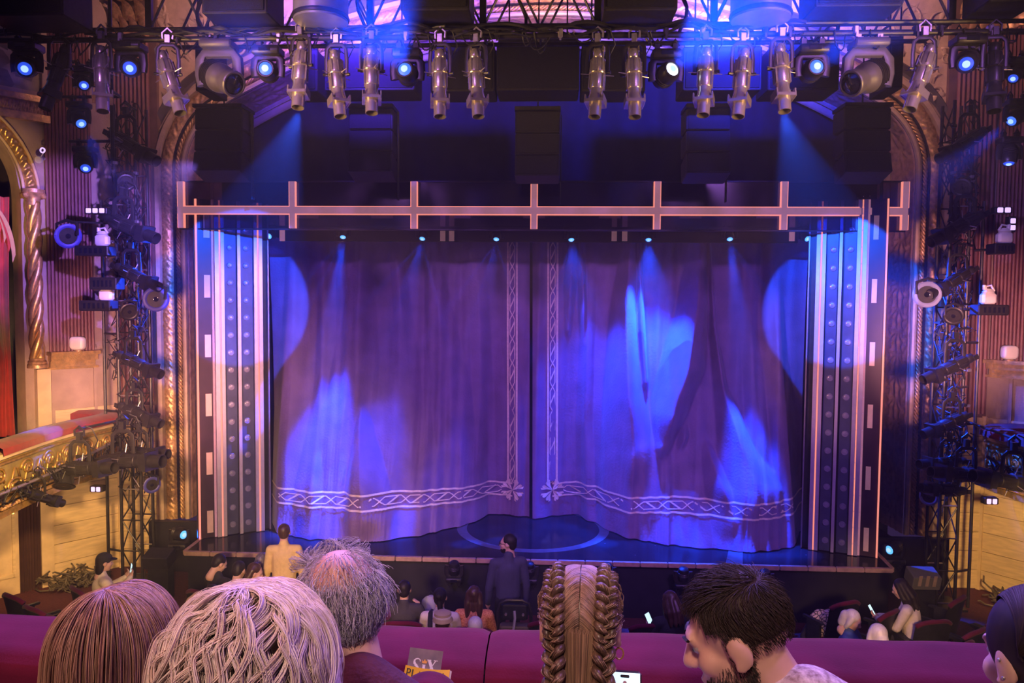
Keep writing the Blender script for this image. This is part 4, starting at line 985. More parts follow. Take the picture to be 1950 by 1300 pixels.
def array(px0, px1, y0, lb, tilt=1., n=3, side=0):
    Y = 11.2; a, c = P(px0, y0, Y), P(px1, y0, Y); w_ = c.x - a.x; t = thing('line_array', lb, 'speaker', ((a.x + c.x) / 2, Y, a.z), 'hanging line array speakers')
    z = a.z; y = Y; ang = 0.
    for k in range(n):
        h_ = .315; rot = Matrix.Rotation(-ang, 3, 'X')
        cc = Vector(((a.x + c.x) / 2, y, z)) + rot @ Vector((0, .22, -h_ / 2))
        b = MB(); b.box(cc, (w_, .44, h_ - .012), rot, bev=.015); o = b.build('cabinet', M_cab, t)
        b = MB(); b.box(cc + rot @ Vector((0, -.228, 0)), (w_ - .05, .02, h_ - .04), rot, bev=.006); b.build('grille', M_grille, o)
        q = rot @ Vector((0, 0, -h_)); z += q.z; y += q.y; ang += R(5 + 3 * k) * tilt
    b = MB(); b.box(((a.x + c.x) / 2, Y + .2, a.z + .03), (w_ * 1.02, .5, .05)); b.build('bumper_frame', M_body, t)
    b = MB(); b.cyl(((a.x + c.x) / 2, Y + .2, a.z), ((a.x + c.x) / 2, Y + .2, a.z + 2.6), .012, n=6); b.build('hanger', M_body, t)
    for k in range(6): b = MB(); b.tube([(c.x + .02, Y + .3 + .05 * math.sin(i + k), a.z - 1.3 * i / 8) for i in range(9)], .008, 5); b.build('cable', M_cable, t, True)
array(981, 1067, 211, 'central hanging line array, two grilles catching light', .6)
array(664, 748, 206, 'hanging line array left of centre'); array(1307, 1392, 206, 'hanging line array right of centre')
array(370, 462, 206, 'hanging line array covering the left arch corner', 1.2); array(1608, 1698, 204, 'hanging line array covering the right arch corner', 1.2)
TG = 'dark equipment boxes hung above the truss'
for x0, y0, x1, y1, lb, Y in ((-40, -60, 118, 30, 'dark slanted box hung in the top left corner', 7.4), (384, -60, 508, 26, 'box with a pale perforated underside over the left truss', 7.7), (762, -60, 894, 20, 'dark box over the truss left of centre', 7.7), (1150, -60, 1292, 20, 'dark box over the truss right of centre', 7.7), (1552, -60, 1722, 12, 'dark box over the right truss', 7.7), (1884, -60, 1990, 2, 'dark box hung in the top right corner', 7.7)):
    cabinet('hung_box', lb, x0, y0, x1, y1, Y, .5, TG, 'box')
for x0, x1, yb, lb in ((560, 662, 44, 'grey drum housing hung over the left of the truss'), (1394, 1502, 40, 'grey drum housing washed in blue light over the right of the truss')):
    c = P((x0 + x1) / 2, yb, 7.8); r = (x1 - x0) / 2 * pxm(7.8); t = thing('drum_housing', lb, 'stage light', c, 'grey drum housings above the truss')
    b = MB(); b.lathe([(r * .6, 0), (r * .98, .01), (r, .04), (r, .8), (r * .9, .85)], c, n=28); b.build('shell', mat('drum_grey', (.20, .19, .24), .4, .3), t, True)
    b = MB(); b.lathe([(r * 1.03, .03), (r * 1.05, .05), (r * 1.03, .07)], c, n=28); b.build('rim', M_body, t, True)
    b = MB(); b.box(c + Vector((0, 0, .9)), (.1, .1, .2)); b.build('bracket', M_body, t)

# ================================================================== side lighting towers (booms)
M_jug = mat('white_jug_plastic', (.80, .76, .72), .4, 0, .06, 10)
M_glow = emat('lilac_lit_lamp', (.72, .50, 1), 1.25)
def jug(px, py, Y, s, label):
    c = P(px, py, Y); t = thing('plastic_jug', label, 'jug', c, 'white plastic jugs on the side towers')
    b = MB(); b.box(c + Vector((0, 0, .085)), (.22, .13, .17), bev=.03); b.box(c + Vector((0, 0, .20)), (.17, .11, .07), bev=.025, taper=.7); b.build('body', M_jug, t, True)
    b = MB(); b.tube([c + Vector((s * .03, 0, .2)), c + Vector((s * .04, 0, .27)), c + Vector((s * -.04, 0, .285)), c + Vector((s * -.09, 0, .2))], .016, 7); b.build('handle', M_jug, t, True)
    b = MB(); b.cyl(c + Vector((s * .06, 0, .22)), c + Vector((s * .06, 0, .29)), .026, n=12); b.build('cap', M_jug, t, True)
def led(px, py, Y, n, label, w=.07, vert=False):
    c = P(px, py, Y); t = thing('lit_lamp_unit', label, 'lamp', c, 'lit lamp units on the side towers')
    b = MB(); L = w * n + .04
    b.box(c + Vector((0, .05, 0)), (L, .12, .10) if not vert else (.10, .12, L), bev=.01); b.build('housing', M_body, t)
    for k in range(n):
        o = (k - (n - 1) / 2) * w; b = MB(); b.box(c + (Vector((o, -.015, 0)) if not vert else Vector((0, -.015, o))), (w * .75, .02, .075) if not vert else (.075, .02, w * .75), bev=.008); b.build('lamp_face', M_glow, t)
def boxunit(px, py, Y, w_, label, h_=.16):
    c = P(px, py, Y); t = thing('equipment_box', label, 'box', c, 'black equipment boxes on the side towers')
    b = MB(); b.box(c, (w_, .26, h_), bev=.015); b.build('case', M_body, t)
    for k in range(5): b = MB(); b.box(c + Vector((-w_ * .3 + w_ * .15 * k, -.132, 0)), (w_ * .08, .008, h_ * .5)); b.build('vent_slot', M_glass, t)
    b = MB(); b.cyl(c + Vector((0, .13, 0)), c + Vector((.22 if c.x < 0 else -.22, .3, 0)), .02, n=8); b.build('arm', M_body, t)
for s in (-1, 1):
    nm = 'left' if s < 0 else 'right'
    xa, xb = (P(232, 1000, 12.35).x, P(270, 1000, 12.35).x) if s < 0 else (P(1792, 1050, 12.25).x, P(1828, 1050, 12.25).x)
    Ya, Yb = 12.35, 12.72
    zt_ = P(240, 200, 12.4).z
    t = thing('lighting_tower', 'black ladder truss tower crowded with lanterns at the %s of the stage' % nm, 'truss', ((xa + xb) / 2, Ya, 0))
    legs = [(xa, Ya), (xb, Ya), (xb, Yb), (xa, Yb)]
    for x, y in legs:
        b = MB(); b.cyl((x, y, .03), (x, y, zt_), .027, n=8); b.build('leg', M_body, t, True)
    n = 15
    for k in range(n):
        z0 = .1 + (zt_ - .15) * k / n; z1 = .1 + (zt_ - .15) * (k + 1) / n
        for i in range(4):
            p_, q_ = legs[i], legs[(i + 1) % 4]
            if k % 2: p_, q_ = q_, p_
            b = MB(); b.cyl((p_[0], p_[1], z0), (q_[0], q_[1], z1), .012, n=6); b.build('brace', M_body, t)
            if i in (0, 2):
                b = MB(); b.cyl((legs[i][0], legs[i][1], z0), (legs[(i + 1) % 4][0], legs[(i + 1) % 4][1], z0), .012, n=6); b.build('rung', M_steel if (k + i) % 3 == 0 else M_body, t)
    b = MB(); b.box(((xa + xb) / 2, (Ya + Yb) / 2, .02), (.6, .6, .035)); b.build('base_plate', M_body, t)
    px = P(197, 900, 12.45).x + .06 if s < 0 else P(1858, 900, 12.45).x - .04
    zpt = P(193, 380, 12.4).z
    b = MB(); b.cyl((px, 12.45, .0), (px, 12.45, zpt), .026, n=8)
    b.build('side_pole', M_body, t, True)
    for z in (.62, 3.0, 4.3, zpt - .1):
        b = MB(); b.cyl((px, 12.45, z), (xa if s < 0 else xb, Ya, z), .02, n=8); b.build('cross_pipe', M_body, t)
    b = MB()
    for k in range(60):
        z = rng.uniform(1.8, zt_ - .2); x = rng.uniform(min(xa, xb) - .1, max(xa, xb) + .1); pts = []
        for i in range(8): pts.append((x + rng.uniform(-.06, .06), Ya - .05 + rng.uniform(-.08, .2), z - rng.uniform(.02, .09) * i))
        b.tube(pts, .010, 5)
    stuff(b.build('cable_tangle', M_cable, t, True))
    for k in range(26):
        b = MB(); z = rng.uniform(1.8, zt_ - .2); x = rng.choice((xa, xb)); b.box((x + rng.uniform(-.05, .05), Ya - .06, z), (.07, .06, .05), bev=.008)
        b.build('clamp', M_steel if k % 3 else M_body, t)
EG = 'black ellipsoidal lanterns on the side towers'
def eb(x0, y0, x1, y1, lb, Y=12.05, dy=.25):
    a = P(x0, y0, Y); c = P(x1, y1, Y - dy); d = (c - a).normalized(); L = (c - a).length
    sc = L / .78; pv = a.lerp(c, .38); r = E_BLACK.put('tower_lantern', lb, 'stage light', pv, d, EG, 0., sc); e0 = pv + Vector((0, 0, .44 * sc)); b = MB(); b.cyl(e0, Vector((-6.80 if pv.x < 0 else 6.62, 12.34, e0.z)), .02, n=6); a_ = b.build('arm', M_body, r); a_.data.transform(Matrix.Scale(1 / sc, 4))
for a in ((205, 252, 300, 308, 'uppermost black tower lantern aimed down right, left side'), (196, 412, 300, 455, 'black tower lantern below the three white lamps, left side'), (218, 505, 305, 548, 'black tower lantern right above the blue-ringed lamp, left side'), (222, 672, 308, 714, 'black tower lantern level with the white globe lamp, left side'), (225, 770, 308, 808, 'black tower lantern level with the red box rail, left side'), (232, 862, 322, 864, 'level black tower lantern pointing at the stage, left side', 12.1), (188, 876, 312, 878, 'long level black lantern across the foot of the left tower', 11.65), (112, 893, 220, 890, 'level black lantern beside the gilt box front, left side', 11.1),
          (1880, 245, 1786, 304, 'uppermost black tower lantern aimed down left, right side'), (1876, 405, 1770, 462, 'black tower lantern below the twin white lamps, right side'), (1856, 510, 1770, 562, 'black tower lantern whose top hat crosses the blue-ringed lamp, right side'), (1855, 678, 1756, 724, 'black tower lantern level with the right globe lamp'), (1845, 788, 1756, 828, 'black tower lantern above the box rail, right side'), (1842, 878, 1748, 884, 'level black lantern, upper of three at the right tower', 12.0), (1880, 905, 1770, 898, 'long level black lantern, middle of three at the right tower', 11.4), (1842, 935, 1752, 928, 'level black lantern, lowest of three at the right tower', 11.9), (1975, 925, 1850, 905, 'black lantern lying along the right box front', 10.9)):
    eb(*a)
def par(px, py, Y, tgt, TY, lb, pr_=PAR, sc=1.):
    c = P(px, py, Y); d = (P(*tgt, TY) - c).normalized(); r = pr_.put('round_lamp', lb, 'stage light', c, d, 'round lamps on the side towers', 0, sc); e = Vector(((-6.80 if c.x < 0 else 6.62), 12.35, c.z + .22 * sc)); b = MB(); b.cyl(c + Vector((0, 0, .22 * sc)), e, .016, n=6); a_ = b.build('arm', M_body, r); a_.data.transform(Matrix.Scale(1 / sc, 4))
par(128, 448, 11.8, (200, 500), 10.5, 'round dark lamp with a pale rim before the left pilasters'); par(296, 569, 11.9, (330, 590), 10.4, 'round lamp with a blue ring overlapping the left gilt arch')
par(1766, 560, 11.9, (1740, 585), 10.4, 'round lamp with a bright blue ring overlapping the right gilt arch', PARB); par(288, 922, 12.0, (340, 960), 11.2, 'blue-faced lamp low on the left tower', PAR, .7); par(1770, 945, 11.95, (1735, 962), 11.2, 'blue-faced lamp low on the right tower', PARB, .7)
par(246, 592, 12.0, (270, 640), 11.2, 'grey boxy round lamp under the left blue-ringed one', PARD, .75); par(240, 346, 12.05, (262, 390), 11.2, 'grey round lamp high on the left tower', PARD, .7); par(1832, 356, 12.0, (1812, 390), 11.2, 'grey round lamp high on the right tower', PARD, .7); par(1816, 600, 12.0, (1800, 640), 11.2, 'grey round lamp at the middle of the right tower', PARD, .75)
boxunit(182, 478, 11.9, .55, 'black box holding the upper white jug at the left'); boxunit(188, 582, 12.0, .52, 'black box holding the lower white jug at the left', .17); boxunit(1905, 474, 11.9, .3, 'black box holding the upper white jug at the right'); boxunit(1884, 590, 12.0, .46, 'black box holding the lower white jug at the right'); boxunit(204, 540, 12.0, .45, 'black ribbed box between the two left jugs', .2)
jug(195, 468, 11.9, -1, 'white plastic jug with tube, higher one at the left'); jug(203, 572, 12.0, 1, 'white plastic jug with open handle, lower one at the left'); jug(1912, 464, 11.9, 1, 'small white plastic jug, higher one at the right'); jug(1881, 579, 12.0, -1, 'white plastic jug with open handle, lower one at the right')
led(182, 401, 11.9, 3, 'lamp unit with three white squares above the left jugs', .11); led(183, 931, 11.7, 2, 'lamp unit with two violet squares under the gilt left box', .085); led(1911, 400, 11.9, 2, 'lamp unit with two white squares above the right jugs', .11); led(1928, 427, 11.9, 2, 'upright pair of white lamp squares beside the right jug', .10, True); led(1888, 954, 11.6, 2, 'lamp unit with two white squares under the right box', .085)
# globe lamps on the ledges
M_globe = mat('opal_globe', (.85, .74, .66), .35, 0, .05, 6, emit=(1, .80, .72), estr=.08)
for px, py, lb, Y in ((148, 655, 'rounded square opal globe lamp on the left gilt ledge', None), (1922, 674, 'rounded square opal globe lamp on the right gilt ledge', None)):
    s = -1 if px < 900 else 1
    q = onPlane(px, py, CO + NL * .13, NL) if s < 0 else onPlane(px, py, mx(CO + NL * .13, 1), Vector((-NL.x, NL.y, 0)))
    c = Vector((q.x, q.y, zg + .06)); t = thing('globe_lamp', lb, 'lamp', c, 'opal globe lamps on the ledges')
    def gl(u, v):
        a = 2 * math.pi * u; p = math.pi * (v - .5); f = lambda w: math.copysign(abs(w) ** .55, w)
        return c + Vector((.125 * f(math.cos(a)) * f(math.cos(p)), .08 * f(math.sin(a)) * f(math.cos(p)), .135 + .115 * f(math.sin(p))))
    b = MB(); b.grid(gl, 28, 16); b.build('shade', M_globe, t, 'all')
    b = MB(); b.lathe([(.07, 0), (.07, .012), (.04, .022)], c, n=14); b.build('foot', M_bronze, t)
# security camera by the left arch
c = P(76, 302, 12.0); t = thing('security_camera', 'small white camera with a ring light by the left arch', 'camera', c)
q0 = onPlane(84, 302, CO, NL)
b = MB(); b.cyl(c, q0, .03, n=10); b.build('mount', M_jug, t); b = MB(); b.lathe([(.05, -.03), (.06, 0), (.055, .03)], c + Vector((0, -.02, -.02)), (0, -1, -.3), 14); b.build('dome', M_jug, t, True)
b = MB(); cc = P(81, 286, 12.0); b.tube([cc + Vector((.036 * math.cos(a), 0, .036 * math.sin(a))) for a in [2 * math.pi * k / 18 for k in range(19)]], .012, 6); b.build('light_ring', M_glow, t, True); b = MB(); b.cyl(cc + Vector((0, .02, -.04)), c, .008, n=6); b.build('stem', M_jug, t)
# pipe with small lanterns along the box fronts
for s in (-1, 1):
    nm = 'left' if s < 0 else 'right'
    pth = [mx((-7.20, 9.4, 2.30), s), mx((-7.23, 10.4, 2.33), s), mx((-7.25, 11.4, 2.4), s), mx((-7.20, 12.2, 2.52), s)]
    t = thing('box_rail_pipe', 'cable-wrapped pipe along the %s box front' % nm, 'pipe', pth[1]); b = MB(); b.tube(pth, .024, 8); b.build('pipe', M_steel if s < 0 else M_body, t, True)
    b = MB()
    for k in range(24):
        q = rng.uniform(0, 2.9); i = int(q); c = pth[i].lerp(pth[i + 1], q - i); pts = [c + Vector((rng.uniform(-.05, .05), rng.uniform(-.12, .12), rng.uniform(-.2, .06))) for _ in range(5)]; b.tube(pts, .010, 5)
    stuff(b.build('cable_tangle', M_cable, t, True))
    for q in (.7, 1.4, 2.1):
        i = int(q); c = pth[i].lerp(pth[i + 1], q - i); b = MB(); b.box(c + Vector((-s * -.06, 0, 0)) * 1, (.16, .05, .05)); b.build('hook', M_body, t)
    for (q, d, lb, sc) in ((.95, (.3, .9, -.5), 'black short lantern hooked on the %s box pipe, nearest the viewer' % nm, .9), (1.55, (-.15 * s, -.5, -.8), 'round black lantern hanging mid-way on the %s box pipe' % nm, .8)):
        i = int(q); c = pth[i].lerp(pth[i + 1], q - i) + Vector((0, 0, -.25))
        (PARD if sc < .85 else E_BLACK).put('box_front_lantern', lb, 'stage light', c, d, 'lanterns on the box front pipes', 0, sc)
# wall lamp under the left box
c = P(24, 967, 11.2); t = thing('ceiling_bowl_lamp', 'glowing amber bowl lamp under the left box', 'lamp', c)
b = MB(); b.lathe([(.005, -.06), (.09, -.035), (.16, .01), (.17, .03), (.15, .03)], c, n=20); b.build('bowl', emat('amber_bowl_glass', (1, .62, .25), 1.6), t, True)
b = MB(); b.lathe([(.02, -.09), (.03, -.07), (.015, -.05)], c, n=10); b.build('finial', M_gold, t); b = MB(); b.cyl(c, c + Vector((0, 0, .10)), .02); b.build('stem', M_gold, t)
lamp('POINT', 'bowl_light', c + Vector((.05, -.05, -.22)), (1, .60, .26), 12, size=.1)

# ================================================================== people
M_skin = mat('skin_fair', (.66, .40, .30), .55, 0, .08, 14, spec=.4)
M_skin2 = mat('skin_tan', (.52, .30, .21), .55, 0, .08, 14, spec=.4)
M_eye = mat('eye_white', (.34, .30, .29), .3); M_iris = mat('iris_dark', (.03, .02, .015), .2)
def hairmat(name, c0, c1, rough=.38, spec=.55):
    if name in MATS: return MATS[name]
    m = bpy.data.materials.new(name); m.use_nodes = True; nt = m.node_tree; N = nt.nodes; L = nt.links; b = N['Principled BSDF']
    hi = N.new('ShaderNodeHairInfo'); tc = N.new('ShaderNodeTexCoord'); mp = N.new('ShaderNodeMapping'); mp.inputs['Scale'].default_value = (1, 1, .12)
    n = N.new('ShaderNodeTexNoise'); n.inputs['Scale'].default_value = 60; L.new(tc.outputs['Object'], mp.inputs[0]); L.new(mp.outputs[0], n.inputs['Vector'])
    ad = N.new('ShaderNodeMath'); ad.operation = 'MULTIPLY_ADD'; ad.inputs[1].default_value = .5; L.new(hi.outputs['Random'], ad.inputs[0])
    ml = N.new('ShaderNodeMath'); ml.operation = 'MULTIPLY'; ml.inputs[1].default_value = .62; L.new(n.outputs[0], ml.inputs[0]); L.new(ml.outputs[0], ad.inputs[2])
    r = N.new('ShaderNodeValToRGB'); r.color_ramp.elements[0].position = .25; r.color_ramp.elements[1].position = .85
    r.color_ramp.elements[0].color = (*c0, 1); r.color_ramp.elements[1].color = (*c1, 1)
    L.new(ad.outputs[0], r.inputs[0]); L.new(r.outputs[0], b.inputs['Base Color']); b.inputs['Roughness'].default_value = rough; b.inputs['Specular IOR Level'].default_value = spec
    MATS[name] = m; return m
H_dark = hairmat('dark_hair', (.012, .008, .007), (.05, .032, .025), .55, .35); H_brown = hairmat('brown_hair', (.05, .022, .013), (.20, .10, .06)); H_lbrown = hairmat('chestnut_hair', (.12, .06, .038), (.52, .32, .21))
H_blond = hairmat('blond_hair', (.34, .22, .13), (.80, .62, .46)); H_grey = hairmat('grey_hair', (.10, .085, .09), (.46, .42, .44)); H_white = hairmat('white_hair', (.55, .5, .47), (.85, .8, .76))
H_braid = hairmat('honey_brown_hair', (.07, .042, .028), (.46, .30, .18))
def remesh(o, vox, it=6):
    m = o.modifiers.new('remesh', 'REMESH'); m.mode = 'VOXEL'; m.voxel_size = vox; m.use_smooth_shade = True
    if it:
        s = o.modifiers.new('smooth', 'SMOOTH'); s.factor = .5; s.iterations = it
    return o
def limb(b, pts, rs, M, n=10):
    pts = [M @ Vector(p) for p in pts]
    for (a, c, r0, r1) in zip(pts, pts[1:], rs, rs[1:]): b.cyl(a, c, r0, r1, n)
    for p, r in zip(pts, rs): b.ell(p, r, n=n, m=8)
def E(b, M, c, r, rx=0, rz=0): b.ell(M @ Vector(c), r, M.to_3x3() @ Euler((rx, 0, rz)).to_matrix(), 14, 10)
def head_prims(b, M):
    E(b, M, (0, -.012, .03), (.076, .096, .092)); E(b, M, (0, .03, -.035), (.060, .066, .088)); E(b, M, (0, .062, -.098), (.028, .026, .022))
    E(b, M, (0, .084, .032), (.05, .014, .013)); limb(b, [(0, .092, .018), (0, .112, -.022)], [.009, .015], M)
    for s in (-1, 1):
        E(b, M, (s * .013, .102, -.026), (.010, .012, .009)); E(b, M, (s * .04, .06, -.02), .028)
        E(b, M, (s * .080, -.005, -.002), (.012, .022, .034), -.2); E(b, M, (s * .084, .002, -.026), (.009, .013, .014))
    for s in (-1, 1): E(b, M, (s * .031, .0775, .018), (.0145, .0118, .0085))
    E(b, M, (0, .094, -.060), (.022, .011, .006)); E(b, M, (0, .091, -.072), (.020, .011, .007))
    limb(b, [(0, -.02, -.05), (0, -.045, -.20)], [.056, .060], M)
def hand_prims(b, M, p, d, up, curl=.5, sz=1.):
    """palm at p, fingers along d, palm faces up"""
    d = Vector(d).normalized(); up = Vector(up); up = (up - d * up.dot(d)).normalized(); sd = d.cross(up)
    I = Matrix.Identity(4); p = Vector(p)
    for k in range(4):
        o = (k - 1.5) * .021 * sz; L = (.072, .082, .077, .060)[k] * sz
        a = p + sd * o + d * .045 * sz; m1 = a + d * L * .5 + up * L * .15 * curl; e = m1 + d * L * .5 * (1 - curl) + up * L * .5 * curl
        limb(b, [M @ (p + sd * o * .6), M @ a, M @ m1, M @ e], [.013 * sz, .0105 * sz, .0095 * sz, .008 * sz], I, 8)
    a = p - sd * .035 * sz + d * .0 * sz; limb(b, [M @ (p - sd * .015 * sz - d * .02 * sz), M @ (a + up * .012 * sz), M @ (a + d * .035 * sz + up * .03 * sz)], [.016 * sz, .012 * sz, .009 * sz], I, 8)
    E(b, M, tuple(p + d * .01 * sz), (.04 * sz, .045 * sz, .02 * sz) if abs(d.y) > .5 else (.035 * sz, .022 * sz, .045 * sz))
def person(label, loc, yaw, pose='sit', skin=M_skin, top=None, bottom=None, hair=H_dark, style='short', tilt=0., turn=0., hands=None, lean=0., sc=1., group=None, lift=0., vox=.013, extra=None, roll=0.):
    t = thing('person', label, 'person', loc, group)
    M0 = Matrix.Translation(Vector(loc)) @ Matrix.Rotation(yaw, 4, 'Z') @ Matrix.Scale(sc, 4)
    hz = .53 if pose == 'sit' else .93
    hip = Vector((0, 0, hz)); LM = M0 @ Matrix.Translation(hip) @ Matrix.Rotation(-lean, 4, 'X')
    sh = .43 if pose == 'sit' else .47
    HM = LM @ Matrix.Translation((0, .015, sh + .225)) @ Matrix.Rotation(turn, 4, 'Z') @ Matrix.Rotation(roll, 4, 'Y') @ Matrix.Rotation(-tilt, 4, 'X')
    sk = MB(); head_prims(sk, HM)
    limb(sk, [(0, -.01, .0), (0, -.01, .2), (0, -.02, sh - .06)], [.10, .10, .11], LM); limb(sk, [(-.14, -.01, sh), (.14, -.01, sh)], [.05, .05], LM)
    inv = LM.inverted()
    hands = hands or [((-.14, .34, .12), (0, 1, 0), (0, 0, 1)), ((.14, .34, .12), (0, 1, 0), (0, 0, 1))] if pose == 'sit' else (hands or [((-.25, .06, -.10), (0, .2, -1), (1, 0, 0)), ((.25, .06, -.10), (0, .2, -1), (-1, 0, 0))])
    cl = MB()
    limb(cl, [(0, -.005, .02), (0, -.005, .2), (0, -.015, sh - .09)], [.135, .13, .135], LM, 14)
    for s in (-1, 1): limb(cl, [(s * .05, -.01, .03), (s * .05, -.015, sh - .1)], [.115, .12], LM, 12)
    limb(cl, [(-.15, -.015, sh - .01), (.15, -.015, sh - .01)], [.072, .072], LM, 12); limb(cl, [(0, -.02, sh - .02), (0, -.028, sh + .085)], [.098, .068], LM)
    for s, (hp, hd, hu) in zip((-1, 1), hands):
        A = Vector((s * .185, -.01, sh - .01)); H = Vector(hp); mid = (A + H) / 2; L = (H - A).length; k = math.sqrt(max(.0004, .29 ** 2 - (L / 2) ** 2)) if L < .58 else .02
        el = mid + Vector((s * .5, -.25, -.85)).normalized() * k
        limb(sk, [tuple(A), tuple(el), tuple(H)], [.042, .036, .027], LM); hand_prims(sk, LM, H, hd, hu, .6)
        w = H + (el - H) * .1; limb(cl, [tuple(A), tuple(el), tuple(w)], [.068, .056, .043], LM)
    lg = MB(); ft = MB()
    E(lg, M0, (0, -.01, hz), (.165, .13, .12))
    for s in (-1, 1):
        if pose == 'sit': pts = [(s * .085, .02, hz - .01), (s * .11, .43, hz), (s * .11, .42, .10)]
        else: pts = [(s * .085, 0, hz - .02), (s * .10, .02, .50), (s * .11, -.01, .09)]
        limb(lg, pts, [.098, .066, .05], M0); limb(sk, pts, [.07, .05, .035], M0)
        f0 = pts[2]; limb(ft, [(f0[0], f0[1] - .03, .045), (f0[0], f0[1] + .13, .038), (f0[0], f0[1] + .17, .032)], [.042, .042, .03], M0)
    remesh(sk.build('body', skin, t), vox, 3)
    remesh(cl.build('top', top, t), vox * 1.15, 4)
    remesh(lg.build('trousers', bottom, t), vox * 1.3, 4); remesh(ft.build('shoes', M_black, t), vox * 1.1, 2)
    hb = MB()
    E(hb, HM, (0, -.025, .042), (.086, .098, .094)); E(hb, HM, (0, -.06, .0), (.074, .058, .08)) 
    if style == 'cap': E(hb, HM, (0, -.05, -.06), (.085, .06, .13))
    if style == 'long':
        for s in (-1, 0, 1): limb(hb, [(s * .06, -.04, .04), (s * .075, -.065, -.08), (s * .075, -.085, -.25 - .04 * (s == 0))], [.045, .05, .032], HM)
    if style == 'bob':
        for s in (-1, 1): limb(hb, [(s * .06, -.01, .05), (s * .085, -.01, -.03), (s * .075, -.02, -.10)], [.04, .035, .025], HM)
        limb(hb, [(0, -.09, .0), (0, -.085, -.10)], [.07, .06], HM)
    if style == 'bun': E(hb, HM, (0, -.12, .06), .045); limb(hb, [(0, -.1, .03), (.02, -.12, -.12), (.02, -.11, -.22)], [.04, .035, .015], HM)
    if style == 'wavy':
        for k in range(9):
            a = -2.6 + 5.2 * k / 8; x, y = math.sin(a) * .082, -math.cos(a) * .085 - .02
            if y < .05: limb(hb, [(x * .7, y * .7, .08), (x * 1.05, y, -.02), (x * 1.2, y * 1.1 - .01, -.12), (x * 1.05, y * 1.15, -.19), (x * 1.2, y * 1.1, -.28)], [.03, .034, .038, .03, .02], HM)
    h = remesh(hb.build('hair', hair, t), vox * .9, 2)
    for s in (-1, 1):
        e = MB(); e.ell(HM @ Vector((s * .032, .080, .012)), .0120 * sc, n=8, m=6); eo = e.build('eye', M_eye, t, True); e = MB(); e.ell(HM @ Vector((s * .032, .0885, .011)), .006 * sc, n=8, m=6); e.build('iris', M_iris, eo, True)
    if extra: extra(t, M0, LM, HM)
    return t, M0, LM, HM
def cloth(name, c, **k): return mat(name, c, .85, 0, .07, 20, .25, 90, **k)
C_cream = cloth('cream_knit', (.72, .62, .42)); C_yel = cloth('pale_yellow_sweater', (.78, .58, .22)); C_black = cloth('black_cotton', (.018, .016, .022)); C_navy = cloth('navy_sweater', (.055, .055, .11)); C_peach = cloth('peach_blouse', (.85, .42, .24)); C_burg = cloth('burgundy_top', (.22, .03, .04)); C_char = cloth('charcoal_top', (.05, .045, .05)); C_white = cloth('white_top', (.75, .66, .60)); C_blue = cloth('blue_jacket', (.04, .07, .25)); C_olive = cloth('olive_black_top', (.06, .06, .045)); C_jean = cloth('dark_denim', (.03, .035, .07))
C_orange = mat('orange_paisley', (.55, .10, .04), .7, 0, .1, 60, col2=(.95, .48, .20)); C_maroon = cloth('maroon_shirt', (.075, .012, .028)); C_patt = mat('leopard_print', (.30, .20, .18), .8, 0, .1, 90, col2=(.80, .70, .66))
def seatpt(px, py, top=1.30): q = onZ(px, py, top); return Vector((q.x, q.y, 0))
def phone(p, label, d, up, on=True, sz=(.075, .15)):
    t = thing('mobile_phone', label, 'phone', p, 'lit phones in the audience'); d = Vector(d).normalized(); x = Vector(up).cross(d).normalized(); y = d.cross(x); m = Matrix((x, y, d)).transposed()
    b = MB(); b.box(p, (sz[0], sz[1], .009), m, bev=.006); b.build('case', M_body, t); b = MB(); b.box(Vector(p) + d * .005, (sz[0] * .9, sz[1] * .93, .002), m); b.build('screen', emat('phone_screen', (.62, .92, .95), 1.15), t)
    return t
def withcap(t, M0, LM, HM):
    b = MB(); b.ell(HM @ Vector((0, -.01, .06)), (.093, .108, .085), HM.to_3x3(), 16, 10); b.build('cap_crown', C_black, t, True)
    b = MB(); b.add([HM @ Vector((x, .07 + .09 * math.sqrt(max(0, 1 - (x / .08) ** 2)), .045)) for x in [-.08 + .016 * k for k in range(11)]] + [HM @ Vector((x, .05, .06)) for x in [-.08 + .016 * k for k in range(11)]], [(k, k + 1, k + 12, k + 11) for k in range(10)]); o = b.build('cap_peak', C_black, t); m = o.modifiers.new('thick', 'SOLIDIFY'); m.thickness = .008
F1 = [((-.05, .32, .38), (0, .3, 1), (0, -1, 0)), ((.10, .34, .42), (0, .3, 1), (0, -1, 0))]
RD = [((-.07, .28, .20), (0, .7, .6), (0, -1, .4)), ((.07, .28, .20), (0, .7, .6), (0, -1, .4))]
SEATS = []
def sit(px, py, yaw, label, th=1.30, **k):
    q = seatpt(px, py, th); SEATS.append((q, yaw)); return person(label, q, yaw, sc=th / 1.30, **k)
p1 = sit(196, 1056, R(-48), 'seated woman in a black cap and cream top raising a white phone', top=C_cream, bottom=C_jean, hair=H_dark, style='cap', hands=F1, extra=withcap, tilt=.15)
c = p1[2] @ Vector((.02, .36, .50)); phone(c, 'white phone held up by the seated woman in the black cap', (p1[2].to_3x3() @ Vector((0, -1, .1))), (.2, 0, 1))
b_ = person('yellow', (0, 0, 0), 0) if False else None
q = onZ(541, 1004, 1.70); person('standing person in a pale yellow sweater and black trousers before the stage', Vector((q.x, q.y, 0)), R(8), 'stand', top=C_yel, bottom=C_black, hair=H_brown, style='short', sc=1.0)
q = onZ(968, 1018, 1.80); 
